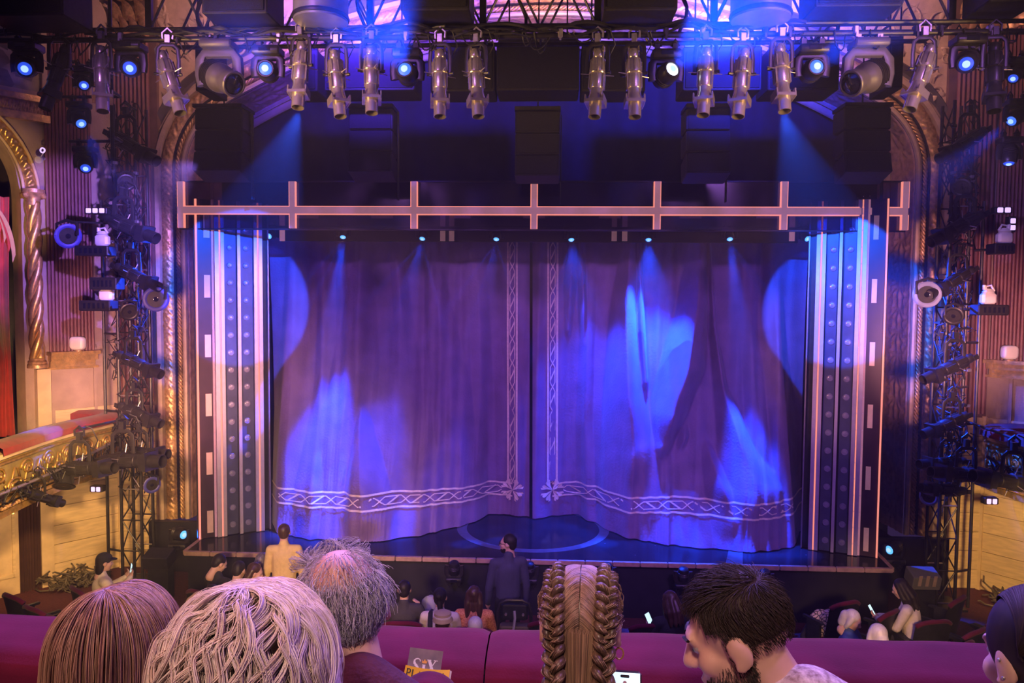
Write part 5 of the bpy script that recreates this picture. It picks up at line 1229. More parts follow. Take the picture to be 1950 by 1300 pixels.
def glasses(t, M0, LM, HM):
    b = MB()
    for s in (-1, 1): b.tube([HM @ Vector((s * .034 + .022 * math.cos(a), .104, .012 + .018 * math.sin(a))) for a in [2 * math.pi * k / 12 for k in range(13)]], .003, 5); b.tube([HM @ Vector((s * .056, .10, .014)), HM @ Vector((s * .078, .0, .012))], .003, 5)
    b.build('glasses', M_body, t)
    b = MB(); E(b, HM, (0, .05, -.085), (.055, .052, .04)); E(b, HM, (0, .035, -.06), (.064, .04, .04)); remesh(b.build('beard', H_dark, t), .012, 2)
person('standing bearded man in a navy sweater with glasses, turned left before the stage', Vector((q.x, q.y, 0)), R(15), 'stand', top=C_navy, bottom=C_black, hair=H_dark, style='short', turn=R(65), sc=1.03, extra=glasses)
p = sit(416, 1058, R(-25), 'seated dark-haired person in black with a phone by the left stage corner', top=C_black, bottom=C_black, hair=H_dark, hands=RD, tilt=.5, turn=R(-20))
c = p[2] @ Vector((0, .34, .27)); phone(c, 'lit phone between the two dark-haired people by the left stage corner', p[2].to_3x3() @ Vector((0, -.8, .6)), (0, 0, 1))
sit(454, 1071, R(-10), 'seated dark-haired person in burgundy left of the woman in peach', top=C_burg, bottom=C_black, hair=H_dark, tilt=.35)
sit(483, 1074, R(-75), 'seated woman in peach with long auburn hair, in profile to the right', top=C_peach, bottom=C_jean, hair=H_brown, style='long', tilt=.35)
sit(499, 1054, R(-20), 'seated grey-haired person in a dark jacket beyond the woman in peach', top=C_char, bottom=C_black, hair=H_grey, style='bob')
sit(377, 1130, R(-55), 'seated woman with pale blond bobbed hair and an olive-black top, head bowed', 1.36, top=C_olive, bottom=C_black, hair=H_blond, style='bob', tilt=.4)
p = sit(402, 1116, R(-20), 'seated dark-haired person in black beyond the pale blond bob, holding a phone', 1.20, top=C_black, bottom=C_black, hair=H_dark, hands=RD, tilt=.4)
c = p[2] @ Vector((.03, .34, .27)); phone(c, 'lit phone right of the pale blond bobbed hair', p[2].to_3x3() @ Vector((0, -.8, .6)), (0, 0, 1))
p = sit(770, 1107, R(5), 'seated man in black with short dark hair, one hand raised beside his chin', top=C_char, bottom=C_black, hair=H_dark, tilt=.04, hands=[((-.14, .34, .12), (0, 1, 0), (0, 0, 1)), ((.17, .10, .43), (-.5, -.1, .8), (-1, 0, 0))])
def straps(t, M0, LM, HM):
    b = MB()
    for s in (-1, 1): limb(b, [(s * .10, -.15, .18), (s * .105, -.13, .36), (s * .11, -.05, .475), (s * .11, .06, .46)], [.03, .034, .034, .03], LM)
    remesh(b.build('black_yoke', C_black, t), .014, 2)
sit(838, 1121, R(0), 'seated woman with a dark bun and a white top with black shoulder panels', top=C_white, bottom=C_black, hair=H_dark, style='bun', extra=straps)
sit(903, 1117, R(0), 'seated woman with long straight hair over an orange patterned top', top=C_orange, bottom=C_black, hair=H_brown, style='long')
p = sit(1277, 1128, R(20), 'seated woman with long wavy dark hair and a dark top reading a phone', top=C_black, bottom=C_black, hair=H_brown, style='wavy', tilt=.3, turn=R(15), hands=[((-.16, .22, .26), (-.1, .5, .8), (0, -1, .4)), ((-.02, .26, .22), (-.6, .5, .5), (0, -1, .4))])
c = p[2] @ Vector((-.165, .25, .36)); phone(c, 'lit phone held left of the long wavy dark hair', p[2].to_3x3() @ Vector((.1, -.9, .3)), (-.35, 0, 1))
p = sit(1745, 1106, R(62), 'seated woman with long dark hair and a white top holding a phone at the right', top=C_white, bottom=C_black, hair=H_dark, style='wavy', lean=.25, tilt=.2, hands=[((-.02, .40, .30), (0, .5, .8), (0, -1, .3)), ((.10, .40, .28), (-.3, .5, .7), (0, -1, .3))])
c = p[2] @ Vector((.03, .44, .38)); phone(c, 'lit phone of the seated woman in the white top at the right', p[2].to_3x3() @ Vector((-.2, -.9, .3)), (0, 0, 1))
sit(1622, 1163, R(-125), 'seated blond woman in a blue jacket with her face turned down and right', 1.22, top=C_blue, bottom=C_black, hair=H_white, style='bob', tilt=.45)
sit(1672, 1190, R(10), 'seated white-haired person, head only, above the right part of the rail', 1.42, top=C_char, bottom=C_black, hair=H_white, style='bob')
sit(905, 1176, R(0), 'seated person whose pale white crown just shows above the rail seam', top=C_char, bottom=C_black, hair=H_white, style='short')
def hat(t, M0, LM, HM):
    b = MB(); b.lathe([(.12, .06), (.118, .075), (.10, .10), (.098, .15), (.07, .165)], HM @ Vector((0, -.01, 0)), HM.to_3x3() @ Vector((0, 0, 1)), 18); o = b.build('hat', mat('tan_felt', (.45, .34, .20), .8), t, True)
    b = MB(); b.lathe([(.102, .098), (.104, .11), (.102, .12)], HM @ Vector((0, -.01, 0)), HM.to_3x3() @ Vector((0, 0, 1)), 18); b.build('hat_band', C_white, o)
sit(843, 1172, R(0), 'seated person in a round tan hat with a pale band, just above the rail', top=C_char, bottom=C_black, hair=H_brown, extra=hat)
# ------------------------------------------------------------------ theatre seats
def seat_parts():
    out = []
    b = MB()
    def back(u, v, o):
        x = -.25 + .5 * u; z = .36 + .56 * v - .07 * (abs(2 * u - 1) ** 3) * v; y = -.20 - .10 * v + .06 * (2 * u - 1) ** 2 - o
        return Vector((x, y, z))
    b.grid(lambda u, v: back(u, v, .035), 12, 8); b.grid(lambda u, v: back(1 - u, v, .065), 12, 8); out.append(('backrest_shell', b, M_black, 'all'))
    b = MB(); b.grid(lambda u, v: back(.04 + .92 * u, .04 + .92 * v, -.03 * math.sin(math.pi * u) ** .5 * math.sin(math.pi * v) ** .5 + .03), 12, 8); out.append(('backrest_pad', b, M_plum, 'all'))
    b = MB(); b.tube([back(k / 16, 1, .045) for k in range(17)], .03, 8); out.append(('backrest_rim', b, M_plum, 'all'))
    b = MB(); b.box((0, .04, .345), (.46, .42, .10), bev=.03); out.append(('seat_cushion', b, M_plum, True))
    for s in (-1, 1):
        b = MB(); b.box((s * .265, .0, .60), (.05, .36, .035), bev=.012); out.append(('armrest', b, M_black, True))
        b = MB(); b.box((s * .265, -.02, .30), (.035, .24, .58)); b.box((s * .265, -.02, .02), (.05, .34, .03)); out.append(('leg', b, M_black, False))
    return [(n_, mesh_of(b, n_, m, sm)) for n_, b, m, sm in out]
SP = seat_parts()
def seat(loc, yaw, label, group='theatre seats in the stalls', sc=1.):
    t = thing('theatre_chair', label, 'chair', loc, group, (0, 0, yaw)); t.scale = (sc,) * 3
    for n_, me in SP: o = bpy.data.objects.new(n_, me); COL.objects.link(o); o.parent = t
    return t
for q, yw in SEATS[:]:
    yy = yw if abs(yw) < R(40) else math.copysign(R(22), -q.x)
    pass
OCC = ['in the black cap', 'black-clad phone reader by the left stage corner', 'in burgundy', 'in peach', 'with grey hair beyond the woman in peach', 'with the pale blond bob', 'in black beyond the pale blond bob', 'in black with one hand raised', 'with the dark bun', 'in the orange patterned top', 'with long wavy dark hair', 'in the white top at the right', 'in the blue jacket', 'with the white hair at the right', 'with the pale crown above the rail seam', 'in the round tan hat']
for (q, yw), oc in zip(SEATS, OCC):
    yy = max(-R(25), min(R(25), q.x * .05)) if abs(yw) > R(60) else yw * .8
    if oc in ('in burgundy', 'with grey hair beyond the woman in peach', 'in black beyond the pale blond bob'): continue
    seat(q + Vector((math.sin(yy) * .04, -math.cos(yy) * .04, 0)), yy, 'burgundy theatre seat holding the person ' + oc, 'occupied theatre seats in the stalls')
for px, py, yw, lb in ((246, 1128, -30, 'empty burgundy seat beside the woman in the black cap'), (42, 1134, -28, 'empty burgundy seat nearest the left doorway curtain'), (82, 1157, -28, 'second empty burgundy seat right of the left doorway curtain'), (128, 1176, -26, 'empty burgundy seat rising just behind the left end of the rail'),
        (1045, 1182, 0, 'empty burgundy seat right of the upright black trolley'), (1130, 1190, 4, 'empty burgundy seat left of the empty pair near the wavy hair'), (1232, 1187, 6, 'empty burgundy seat in front of the long wavy hair, left one'), (1318, 1180, 8, 'empty burgundy seat half hidden by the bearded man'),
        (1800, 1140, 42, 'burgundy seat with a broad dark back, right end of the right group'), (1668, 1166, 40, 'burgundy seat between the white top and the blue jacket'), (1835, 1200, 34, 'first of the empty seats climbing beside the right wall'), (1878, 1178, 34, 'middle one of the empty seats climbing beside the right wall'), (1925, 1160, 34, 'last of the empty seats climbing beside the right wall'), (1808, 1225, 34, 'empty seat with a pale armrest just above the right end of the rail')):
    q = onZ(px, py, .92); seat((q.x, q.y + .28, 0), R(yw), lb, 'empty theatre seats in the stalls')
# ------------------------------------------------------------------ things among the seats
q = onZ(980, 1141, 1.12); t = thing('equipment_trolley', 'upright black trolley with a tubular frame and dangling cable in the aisle', 'trolley', (q.x, q.y, 0)); X0, Y0 = q.x, q.y
b = MB(); b.tube([(X0 - .21, Y0, 0), (X0 - .21, Y0, .95), (X0 - .18, Y0, 1.07), (X0 - .1, Y0, 1.11), (X0 + .1, Y0, 1.11), (X0 + .18, Y0, 1.07), (X0 + .21, Y0, .95), (X0 + .21, Y0, 0)], .022, 8); b.build('tube_frame', M_body, t, True)
b = MB(); b.box((X0, Y0 + .03, .95), (.34, .06, .2), bev=.02); b.build('upper_panel', M_black, t); b = MB(); b.box((X0, Y0 + .02, .62), (.38, .14, .34), bev=.02); b.build('lower_box', mat('brown_case', (.09, .07, .05), .6), t)
for x in (-.11, .11): b = MB(); b.cyl((X0 + x, Y0, .93), (X0 + x, Y0 - .03, .93), .016, n=8); b.build('knob', M_steel, t)
b = MB(); b.tube([(X0 + .0, Y0 - .02, .98), (X0 + .01, Y0 - .06, .9), (X0 - .01, Y0 - .08, .75), (X0 + .02, Y0 - .07, .6)], .018, 6); b.build('cable', mat('grey_cable', (.3, .28, .3), .5), t, True)
q = onZ(814, 1146, .95); t = thing('backpack', 'pale rounded backpack between the man in black and the dark bun', 'bag', (q.x, q.y + .3, 0))
b = MB(); b.box((q.x, q.y + .3, .62), (.26, .18, .6), bev=.07); remesh(b.build('bag_body', cloth('pale_canvas', (.42, .42, .50)), t), .02, 4); b = MB(); b.tube([(q.x - .06, q.y + .3, .9), (q.x, q.y + .3, .98), (q.x + .06, q.y + .3, .9)], .012, 6); b.build('loop_handle', C_black, t); b = MB(); b.box((q.x, q.y + .31, .16), (.24, .16, .33), bev=.03); b.build('bag_base', C_char, t)
q = onZ(1577, 1160, .70); t = thing('printed_coat', 'cream spotted coat bundled on a seat left of the blue jacket', 'coat', (q.x, q.y, 0)); b = MB()
for k in range(9): b.ell((q.x + rng.uniform(-.13, .13), q.y + rng.uniform(-.12, .1), .5 + rng.uniform(-.08, .12)), (.12, .10, .09))
M_spot = bpy.data.materials.new('spotted_fabric'); M_spot.use_nodes = True; nt = M_spot.node_tree; bb = nt.nodes['Principled BSDF']; vo = nt.nodes.new('ShaderNodeTexVoronoi'); vo.feature = 'DISTANCE_TO_EDGE'; vo.inputs['Scale'].default_value = 17; rp = nt.nodes.new('ShaderNodeValToRGB'); rp.color_ramp.elements[0].position = .05; rp.color_ramp.elements[1].position = .14; rp.color_ramp.elements[0].color = (.03, .02, .03, 1); rp.color_ramp.elements[1].color = (.72, .55, .45, 1)
tc = nt.nodes.new('ShaderNodeTexCoord'); nt.links.new(tc.outputs['Object'], vo.inputs['Vector']); nt.links.new(vo.outputs[0], rp.inputs[0]); nt.links.new(rp.outputs[0], bb.inputs['Base Color']); bb.inputs['Roughness'].default_value = .8
remesh(b.build('folded_cloth', M_spot, t), .02, 5); b = MB(); b.tube([(q.x - .2, q.y + .1, .45), (q.x - .3, q.y + .05, .3), (q.x - .32, q.y - .05, .12)], .05, 8); b.build('sleeve', C_black, t, True); seat((q.x, q.y, 0), R(25), 'burgundy seat under the spotted coat', 'occupied theatre seats in the stalls')
q = onZ(1047, 1165, .8); t = thing('open_booklet', 'cream open booklet on the seat beside the black trolley', 'booklet', q); b = MB(); b.box(q, (.22, .02, .3), Euler((-.5, 0, 0)).to_matrix()); b.build('page', mat('cream_page', (.85, .72, .52), .7), t); b = MB(); b.box(q + Vector((.0, .012, -.005)), (.23, .02, .31), Euler((-.5, 0, 0)).to_matrix()); b.build('cover', C_burg, t)
# plinths and monitor wedge, cable heaps at the wall feet
for s, px, py, lb in ((-1, 303, 1063, 'black loudspeaker wedge on the floor left of the stage'), (1, 1757, 1100, 'grey striped panel box on a stand right of the stage')):
    q = P(px, py, 11.9); t = thing('floor_wedge', lb, 'box', (q.x, q.y, 0)); b = MB(); b.box((q.x, q.y, q.z), (.42, .3, .22), Euler((.3, 0, 0)).to_matrix(), bev=.01); b.build('panel', M_cab if s < 0 else mat('grey_panel', (.16, .16, .15), .5), t)
    b = MB(); b.box((q.x, q.y + .05, q.z / 2 - .06), (.34, .2, q.z - .1)); b.build('stand', M_black, t)
    if s > 0:
        for k in range(3): b = MB(); b.box((q.x - .11 + .11 * k, q.y - .155, q.z + .005), (.05, .008, .19), Euler((.3, 0, 0)).to_matrix()); b.build('pale_stripe', M_strip, t)
for s in (-1, 1):
    t = thing('cable_heap', 'tangled heap of cables along the foot of the %s wall' % ('left' if s < 0 else 'right'), 'cables', mx((-7.9, 12.4, 0), s)); b = MB()
    for k in range(70):
        tt = rng.uniform(.5, 1.2); c = sw(tt, .08, rng.uniform(.3, .6), s); pts = []
        for i in range(8): c = c + Vector((rng.uniform(-.12, .12), rng.uniform(-.12, .12), rng.uniform(-.06, .07))); c.z = max(.02, min(.4, c.z)); c.y = min(c.y, 13.1); wn = mx(CO, s); nn = Vector((-s * NL.x, NL.y, 0)); dd_ = (c - wn).dot(nn); c = c + nn * max(0, .1 - dd_); pts.append(tuple(c))
        b.tube(pts, .014, 5)
    stuff(b.build('cable_coils', mat('dusty_cable', (.11, .09, .06), .6, 0, .5, 9), t, True))

# ================================================================== balcony front and the nearest row
BF = 3.2
b = MB(); b.box((0, -.2, BF - .06), (10, 5.0, .12)); struct(b.build('floor_balcony', M_carpet))
zr = P(975, 1194, 2.1).z - .034
RY = 2.1
rail = thing('balcony_rail', 'long padded burgundy velvet rail across the balcony front', 'rail', (0, RY, zr))
prof = [(-.17, -.16), (-.185, -.10), (-.17, -.045), (-.13, -.012), (-.06, .0), (.04, .0), (.11, -.02), (.14, -.07), (.14, -.16)]
seams = [-3.2, -.92, -.10, 1.25, 3.2]; seams[2] = P(925, 1215, RY - .1).x; seams[1] = P(-180, 1200, RY).x; seams[3] = P(2050, 1240, RY).x; seams[0] = -5.; seams[4] = 5.
for x0, x1 in zip(seams, seams[1:]):
    b = MB(); n = 30
    def rf(u, v):
        i = min(len(prof) - 2, int(v * (len(prof) - 1))); f = v * (len(prof) - 1) - i; y = prof[i][0] + (prof[i + 1][0] - prof[i][0]) * f; z = prof[i][1] + (prof[i + 1][1] - prof[i][1]) * f
        e = min(u, 1 - u) * (x1 - x0); k = 1 - .10 * math.exp(-e / .012)
        return (x0 + .002 + (x1 - x0 - .004) * u, RY + y * k, zr - .08 + (z + .08) * k + .0025 * math.sin(u * 37) * math.sin(v * 5))
    b.grid(rf, 80, 24); b.build('cushion', M_plum, rail, 'all')
b = MB(); b.box((0, RY + .0, (zr - .16 + 3.1) / 2), (10., .22, zr - .16 - 3.1)); b.build('parapet', mat('dark_wine_panel', (.045, .012, .02), .8, 0, .2, 6), rail)
b = MB(); b.box((0, RY - .125, zr - .2), (10., .04, .06)); b.build('under_moulding', M_groove, rail)
def strands(name, parent, m, curves, r0, r1):
    n = len(curves); k = len(curves[0]); hc = bpy.data.hair_curves.new(name); hc.add_curves([k] * n)
    hc.points.foreach_set('position', np.asarray(curves, dtype=np.float32).reshape(-1))
    rad = np.tile(np.linspace(r0, r1, k), n).astype(np.float32); hc.points.foreach_set('radius', rad)
    hc.materials.append(m); o = bpy.data.objects.new(name, hc); COL.objects.link(o); o.parent = parent; o.matrix_parent_inverse = Matrix.Translation(-parent.location); return o
nr = np.random.RandomState(5)
def tohead(HM, pts):
    A = np.array(HM)[:3]; return pts @ A[:, :3].T + A[:, 3]
def figure(label, HM, skin, top, collar=0., width=1., shy=0., up=0.):
    """head on its matrix, torso straight below it, seated on the balcony row"""
    o = HM @ Vector((0, -.045, -.2)); t = thing('person', label, 'person', (o.x, o.y - .02, BF))
    sk = MB(); head_prims(sk, HM); I = Matrix.Identity(4)
    nk = o; hip = Vector((o.x, o.y - .06 + shy, BF + .5)); sh = Vector((o.x, o.y - .03 + shy, o.z - .07 + up))
    limb(sk, [tuple(nk + Vector((0, 0, .03))), tuple(sh)], [.058, .064], I); limb(sk, [tuple(sh), tuple(hip)], [.1, .1], I)
    cl = MB(); limb(cl, [tuple(sh + Vector((-.16 * width, 0, -.03))), tuple(sh + Vector((.16 * width, 0, -.03)))], [.068, .068], I, 14)
    limb(cl, [tuple(sh + Vector((-.1 * width, 0, -.02))), tuple(sh + Vector((0, .0, .015 + collar))), tuple(sh + Vector((.1 * width, 0, -.02)))], [.07, .078, .07], I, 14)
    for s in (-1, 1):
        limb(cl, [tuple(sh + Vector((s * .06, -.01, -.12))), tuple(hip + Vector((s * .05, 0, 0)))], [.13, .13], I, 14)
        A = sh + Vector((s * .2 * width, 0, -.05)); el = A + Vector((s * .04, .08, -.26)); ha = el + Vector((-s * .10, .24, .02))
        limb(sk, [tuple(A), tuple(el), tuple(ha)], [.045, .036, .028], I); hand_prims(sk, I, ha, (-s * .2, 1, 0), (0, 0, 1), .5); limb(cl, [tuple(A), tuple(el), tuple(ha + (el - ha) * .12)], [.066, .055, .042], I)
        kn = Vector((hip.x + s * .10, hip.y + .36, BF + .52)); fo = Vector((kn.x, kn.y, BF + .09)); limb(sk, [tuple(hip), tuple(kn), tuple(fo)], [.07, .05, .035], I)
    lg = MB(); lg.ell(hip, (.16, .13, .11))
    for s in (-1, 1):
        kn = Vector((hip.x + s * .10, hip.y + .36, BF + .52)); limb(lg, [tuple(hip + Vector((s * .08, .02, 0))), tuple(kn), (kn.x, kn.y, BF + .1)], [.095, .065, .05], I)
        limb(lg, [(kn.x, kn.y - .02, BF + .045), (kn.x, kn.y + .12, BF + .04)], [.04, .038], I)
    remesh(sk.build('body', skin, t), .0065, 4); remesh(cl.build('top', top, t), .010, 5); remesh(lg.build('trousers', C_black, t), .014, 4)
    for s in (-1, 1):
        e = MB(); e.ell(HM @ Vector((s * .031, .077, .010)), .0112, n=12, m=8); eo = e.build('eye', M_eye, t, True); e = MB(); e.ell(HM @ Vector((s * .031, .0853, .008)), .0052, n=10, m=8); e.build('iris', M_iris, eo, True)
    seat((o.x, o.y - .09 + shy, BF), 0, 'burgundy balcony seat under the ' + label.split(',')[0], 'balcony seats in the nearest row')
    return t
def HMx(px, py, Y, yaw=0, tilt=0, roll=0, sc=1.):
    return Matrix.Translation(P(px, py, Y)) @ Matrix.Rotation(R(yaw), 4, 'Z') @ Matrix.Rotation(R(roll), 4, 'Y') @ Matrix.Rotation(R(-tilt), 4, 'X') @ Matrix.Scale(sc, 4)
def ellp(th, ph, rx, ry, rz, c):
    return np.stack([c[0] + rx * np.sin(th) * np.sin(ph), c[1] - ry * np.sin(th) * np.cos(ph), c[2] + rz * np.cos(th)], -1)
def shell(t, HM, m, rx, ry, rz, c, prims=None, vox=.008):
    b = MB(); b.ell(HM @ Vector(c), (rx, ry, rz), HM.to_3x3(), 24, 16)
    if prims: prims(b)
    return remesh(b.build('hair', m, t), vox, 3)
# ---- flowing hair: strands leave the crown, follow the head, then hang
def flow(HM, n, k, rx, ry, rz, c, drop, wave=0., wfreq=9., swirl=0., inw=.0, clump=.012, front=.4, part=.06, spread=0.):
    ph = (nr.rand(n) * 2 - 1) * (math.pi - front); y0 = (nr.rand(n) * 2 - 1) * part
    s = np.linspace(0, 1, k)[None, :]; L = drop * (.75 + .3 * nr.rand(n))[:, None]
    arc = 1.55 * (rx + rz) / 2; tot = arc + L; d = s * tot
    th = np.minimum(d / ((rx + rz) / 2), 1.6) ; phm = ph[:, None] + swirl * np.exp(-th * 1.6)
    cl = np.floor(ph * 14 + 40); crs = np.random.RandomState(3).rand(200, 4); cs = crs[cl.astype(int) % 200]
    g = 1 + (nr.rand(n)[:, None] - .5) * .06 + (cs[:, :1] - .5) * clump * 6 * np.sin(np.minimum(th, 1.57))
    p = ellp(np.minimum(th, 1.57), phm, rx * g, ry * g, rz * (1 + (nr.rand(n)[:, None] - .5) * .03), c)
    hang = np.maximum(d - 1.57 * (rx + rz) / 2, 0)
    p[..., 2] -= hang; rr_ = 1 - inw * np.minimum(hang / .25, 1.4) ** 1.3 + spread * hang
    p[..., 0] = c[0] + (p[..., 0] - c[0]) * rr_; p[..., 1] = c[1] + (p[..., 1] - c[1]) * rr_
    p[..., 1] += (y0[:, None] * (1 - s) ** 2)
    if wave:
        a = np.minimum(d / .06, 1) * wave; f = wfreq * (1 + .25 * cs[:, 1:2]); w = cs[:, 2:3] * 6.28 + nr.rand(n)[:, None] * .3
        p[..., 0] += a * np.sin(d / .1 * f / 3 + w) * np.cos(phm); p[..., 1] += a * np.sin(d / .1 * f / 3 + w) * np.sin(phm); p[..., 2] += a * .5 * np.cos(d / .1 * f / 3 + w)
    p += nr.randn(n, 1, 3) * .0012
    return tohead(HM, p)
# 1 woman with straight brown hair
HM = HMx(226, 1276, 1.28, 4, 12)
t = figure('woman with long straight light brown hair seen from behind, at the left of the rail', HM, M_skin, C_char)
def pr(b):
    for k in range(7):
        a = -1.9 + 3.8 * k / 6; x, y = .072 * math.sin(a), -.085 * math.cos(a) - .01
        limb(b, [(x * .8, y * .8, .06), (x, y, -.03), (x * 1.1, y * 1.02, -.14), (x * 1.12, y * 1.05, -.24)], [.03, .034, .034, .028], HM)
shell(t, HM, H_lbrown, .089, .108, .105, (0, -.015, .03), pr)
strands('hair_strands', t, H_lbrown, flow(HM, 5200, 18, .097, .116, .116, (0, -.015, .03), .26, clump=.006, wave=.0035, wfreq=2.5, spread=.6), .00055, .00035)
# 2 blond wavy hair
HM = HMx(478, 1318, 1.04, 0, 14)
t = figure('woman with big wavy pale blond hair seen from behind, nearest the viewer', HM, M_skin, C_burg)
def pr(b):
    for k in range(9):
        a = -2.2 + 4.4 * k / 8; x, y = .095 * math.sin(a), -.098 * math.cos(a) - .01
        limb(b, [(x * .8, y * .8, .06), (x, y, -.02), (x * 1.05, y * 1.05, -.10), (x * 1.0, y * 1.0, -.15)], [.04, .044, .04, .03], HM)
H_blondl = hairmat('pale_blond_hair', (.58, .44, .33), (1, .90, .78))
shell(t, HM, H_blondl, .106, .116, .108, (0, -.015, .03), pr)
strands('hair_strands', t, H_blondl, flow(HM, 9000, 22, .118, .128, .124, (0, -.015, .025), .20, wave=.016, wfreq=13, swirl=1.8, clump=.016, front=.2, inw=.12), .00055, .0003)
strands('flyaway_strands', t, H_blondl, flow(HM, 160, 22, .122, .132, .127, (0, -.015, .025), .19, wave=.018, wfreq=12, swirl=1.6, clump=.02, front=.2), .0004, .0002)
# 3 balding man
HM = HMx(655, 1164, 1.46, 24, 22, -6, .98)
t = figure('balding man with wispy grey hair and a maroon shirt, seen from behind', HM, M_skin, C_maroon, collar=.03, width=1.15, up=.085)
def fringe(n, k, ln, lift, lo, hi, hw=0.):
    th = lo + (hi - lo) * nr.rand(n) ** .8; ph = (nr.rand(n) * 2 - 1) * 2.35
    s = np.linspace(0, 1, k)[None, :]; L = (ln * (.5 + .8 * nr.rand(n)))[:, None]
    thm = th[:, None] + s * L / .095; phm = ph[:, None] * (1 - .10 * s) + .35 * s * (nr.rand(n)[:, None] - .5)
    g = 1.03 + s * lift * (nr.rand(n)[:, None]) * 4 + .02 * nr.rand(n)[:, None]
    nw = 1 - .25 * np.clip(thm - 1.6, 0, 1); p = ellp(thm, phm, .081 * g * nw, .101 * g, .097 * g, (0, -.012, .028)); p += np.cumsum(nr.randn(n, k, 3) * .0011, axis=1)
    # curls bend downwards away from the crown
    return tohead(HM @ Matrix.Rotation(R(16), 4, 'X'), p)
b = MB()
def bandf(u, v):
    th = 1.18 + .95 * v + .06 * math.sin(u * 40); ph = -2.3 + 4.6 * u; q = ellp(np.array(th), np.array(ph), .0835, .1035, .099, (0, -.012, .028)); return HM @ Matrix.Rotation(R(16), 4, 'X') @ Vector(q)
b.grid(bandf, 60, 12); H_salt = hairmat('salt_pepper_hair', (.10, .095, .11), (.62, .60, .66))
b.build('hair', H_salt, t, 'all')
strands('hair_strands', t, H_salt, np.concatenate([fringe(4600, 10, .030, .016, .98, 1.95), fringe(420, 10, .045, .08, .8, 1.4), fringe(300, 10, .035, .03, .25, .95)]), .00055, .0003)
n = 260; s = np.linspace(0, 1, 10)[None, :]; x0 = (nr.rand(n) * 2 - 1)[:, None] * .06; p = np.stack([x0 * (1 + .5 * s) + .01 * np.sin(6 * s + x0 * 90), .05 + .03 * s + 0 * x0 + .02 * nr.rand(n)[:, None], .115 - 6 * x0 ** 2 + (.035 * nr.rand(n)[:, None] + .005) * np.sin(s * 2.6) + 0 * x0], -1)
strands('forelock_strands', t, H_salt, tohead(HM, p), .0005, .0003)
# 4 girl with two plaits
HM = HMx(1105, 1196, 1.44, -4, 18, 0, .86)
t = figure('girl with two long honey brown plaits and a centre parting, seen from behind', HM, M_skin, C_char, width=.75)
shell(t, HM, H_braid, .086, .104, .104, (0, -.014, .028), lambda b: limb(b, [(0, -.06, -.03), (0, -.045, -.085)], [.05, .042], HM))
CE = (0, -.014, .028); RX, RYY, RZ = .089, .108, .107
def sag(a): return a  # a: polar angle in the sagittal plane, front negative
n = 3200; a0 = -1.0 + 3.5 * nr.rand(n); sg = np.where(nr.rand(n) < .5, -1, 1); s = np.linspace(0, 1, 12)[None, :]
lat = sg[:, None] * (.02 + .98 * s) * (.60 + .08 * nr.rand(n)[:, None]); aa = a0[:, None] + .55 * s ** 1.3
g = 1 + .03 * np.sin(s * math.pi) + .012 * nr.rand(n)[:, None] + .014 * np.sin(a0 * 26)[:, None] * s
p = np.stack([RX * g * np.sin(lat), -RYY * g * np.cos(lat) * np.sin(aa), RZ * g * np.cos(lat) * np.cos(aa)], -1) + np.array(CE)
n2 = 2000; a1 = -.8 + 2.5 * nr.rand(n2); sg2 = np.where(nr.rand(n2) < .5, -1, 1); lat2 = sg2[:, None] * (1.45 - .78 * s) ; aa2 = a1[:, None] + .35 * s
g2 = 1.0 + .035 * np.sin(s * math.pi) + .02 * nr.rand(n2)[:, None] + .014 * np.sin(a1 * 24)[:, None] * s
p2 = np.stack([RX * g2 * np.sin(lat2), -RYY * g2 * np.cos(lat2) * np.sin(aa2), RZ * g2 * np.cos(lat2) * np.cos(aa2)], -1) + np.array(CE)
n3 = 900; s3 = s; xl_ = (nr.rand(n3)[:, None] * 2 - 1); p3 = np.stack([xl_ * (.052 - .012 * s3), -.125 + .026 * s3 + .018 * xl_ ** 2 + .004 * nr.rand(n3)[:, None] + 0 * s3, .0 - .125 * s3 + .01 * nr.rand(n3)[:, None] + 0 * xl_], -1); p2 = np.concatenate([p2, p3])
fly = np.cumsum(nr.randn(260, 12, 3) * .0016, axis=1) + p2[:260]
strands('hair_strands', t, H_braid, tohead(HM, np.concatenate([p, p2, fly])), .0006, .0004)
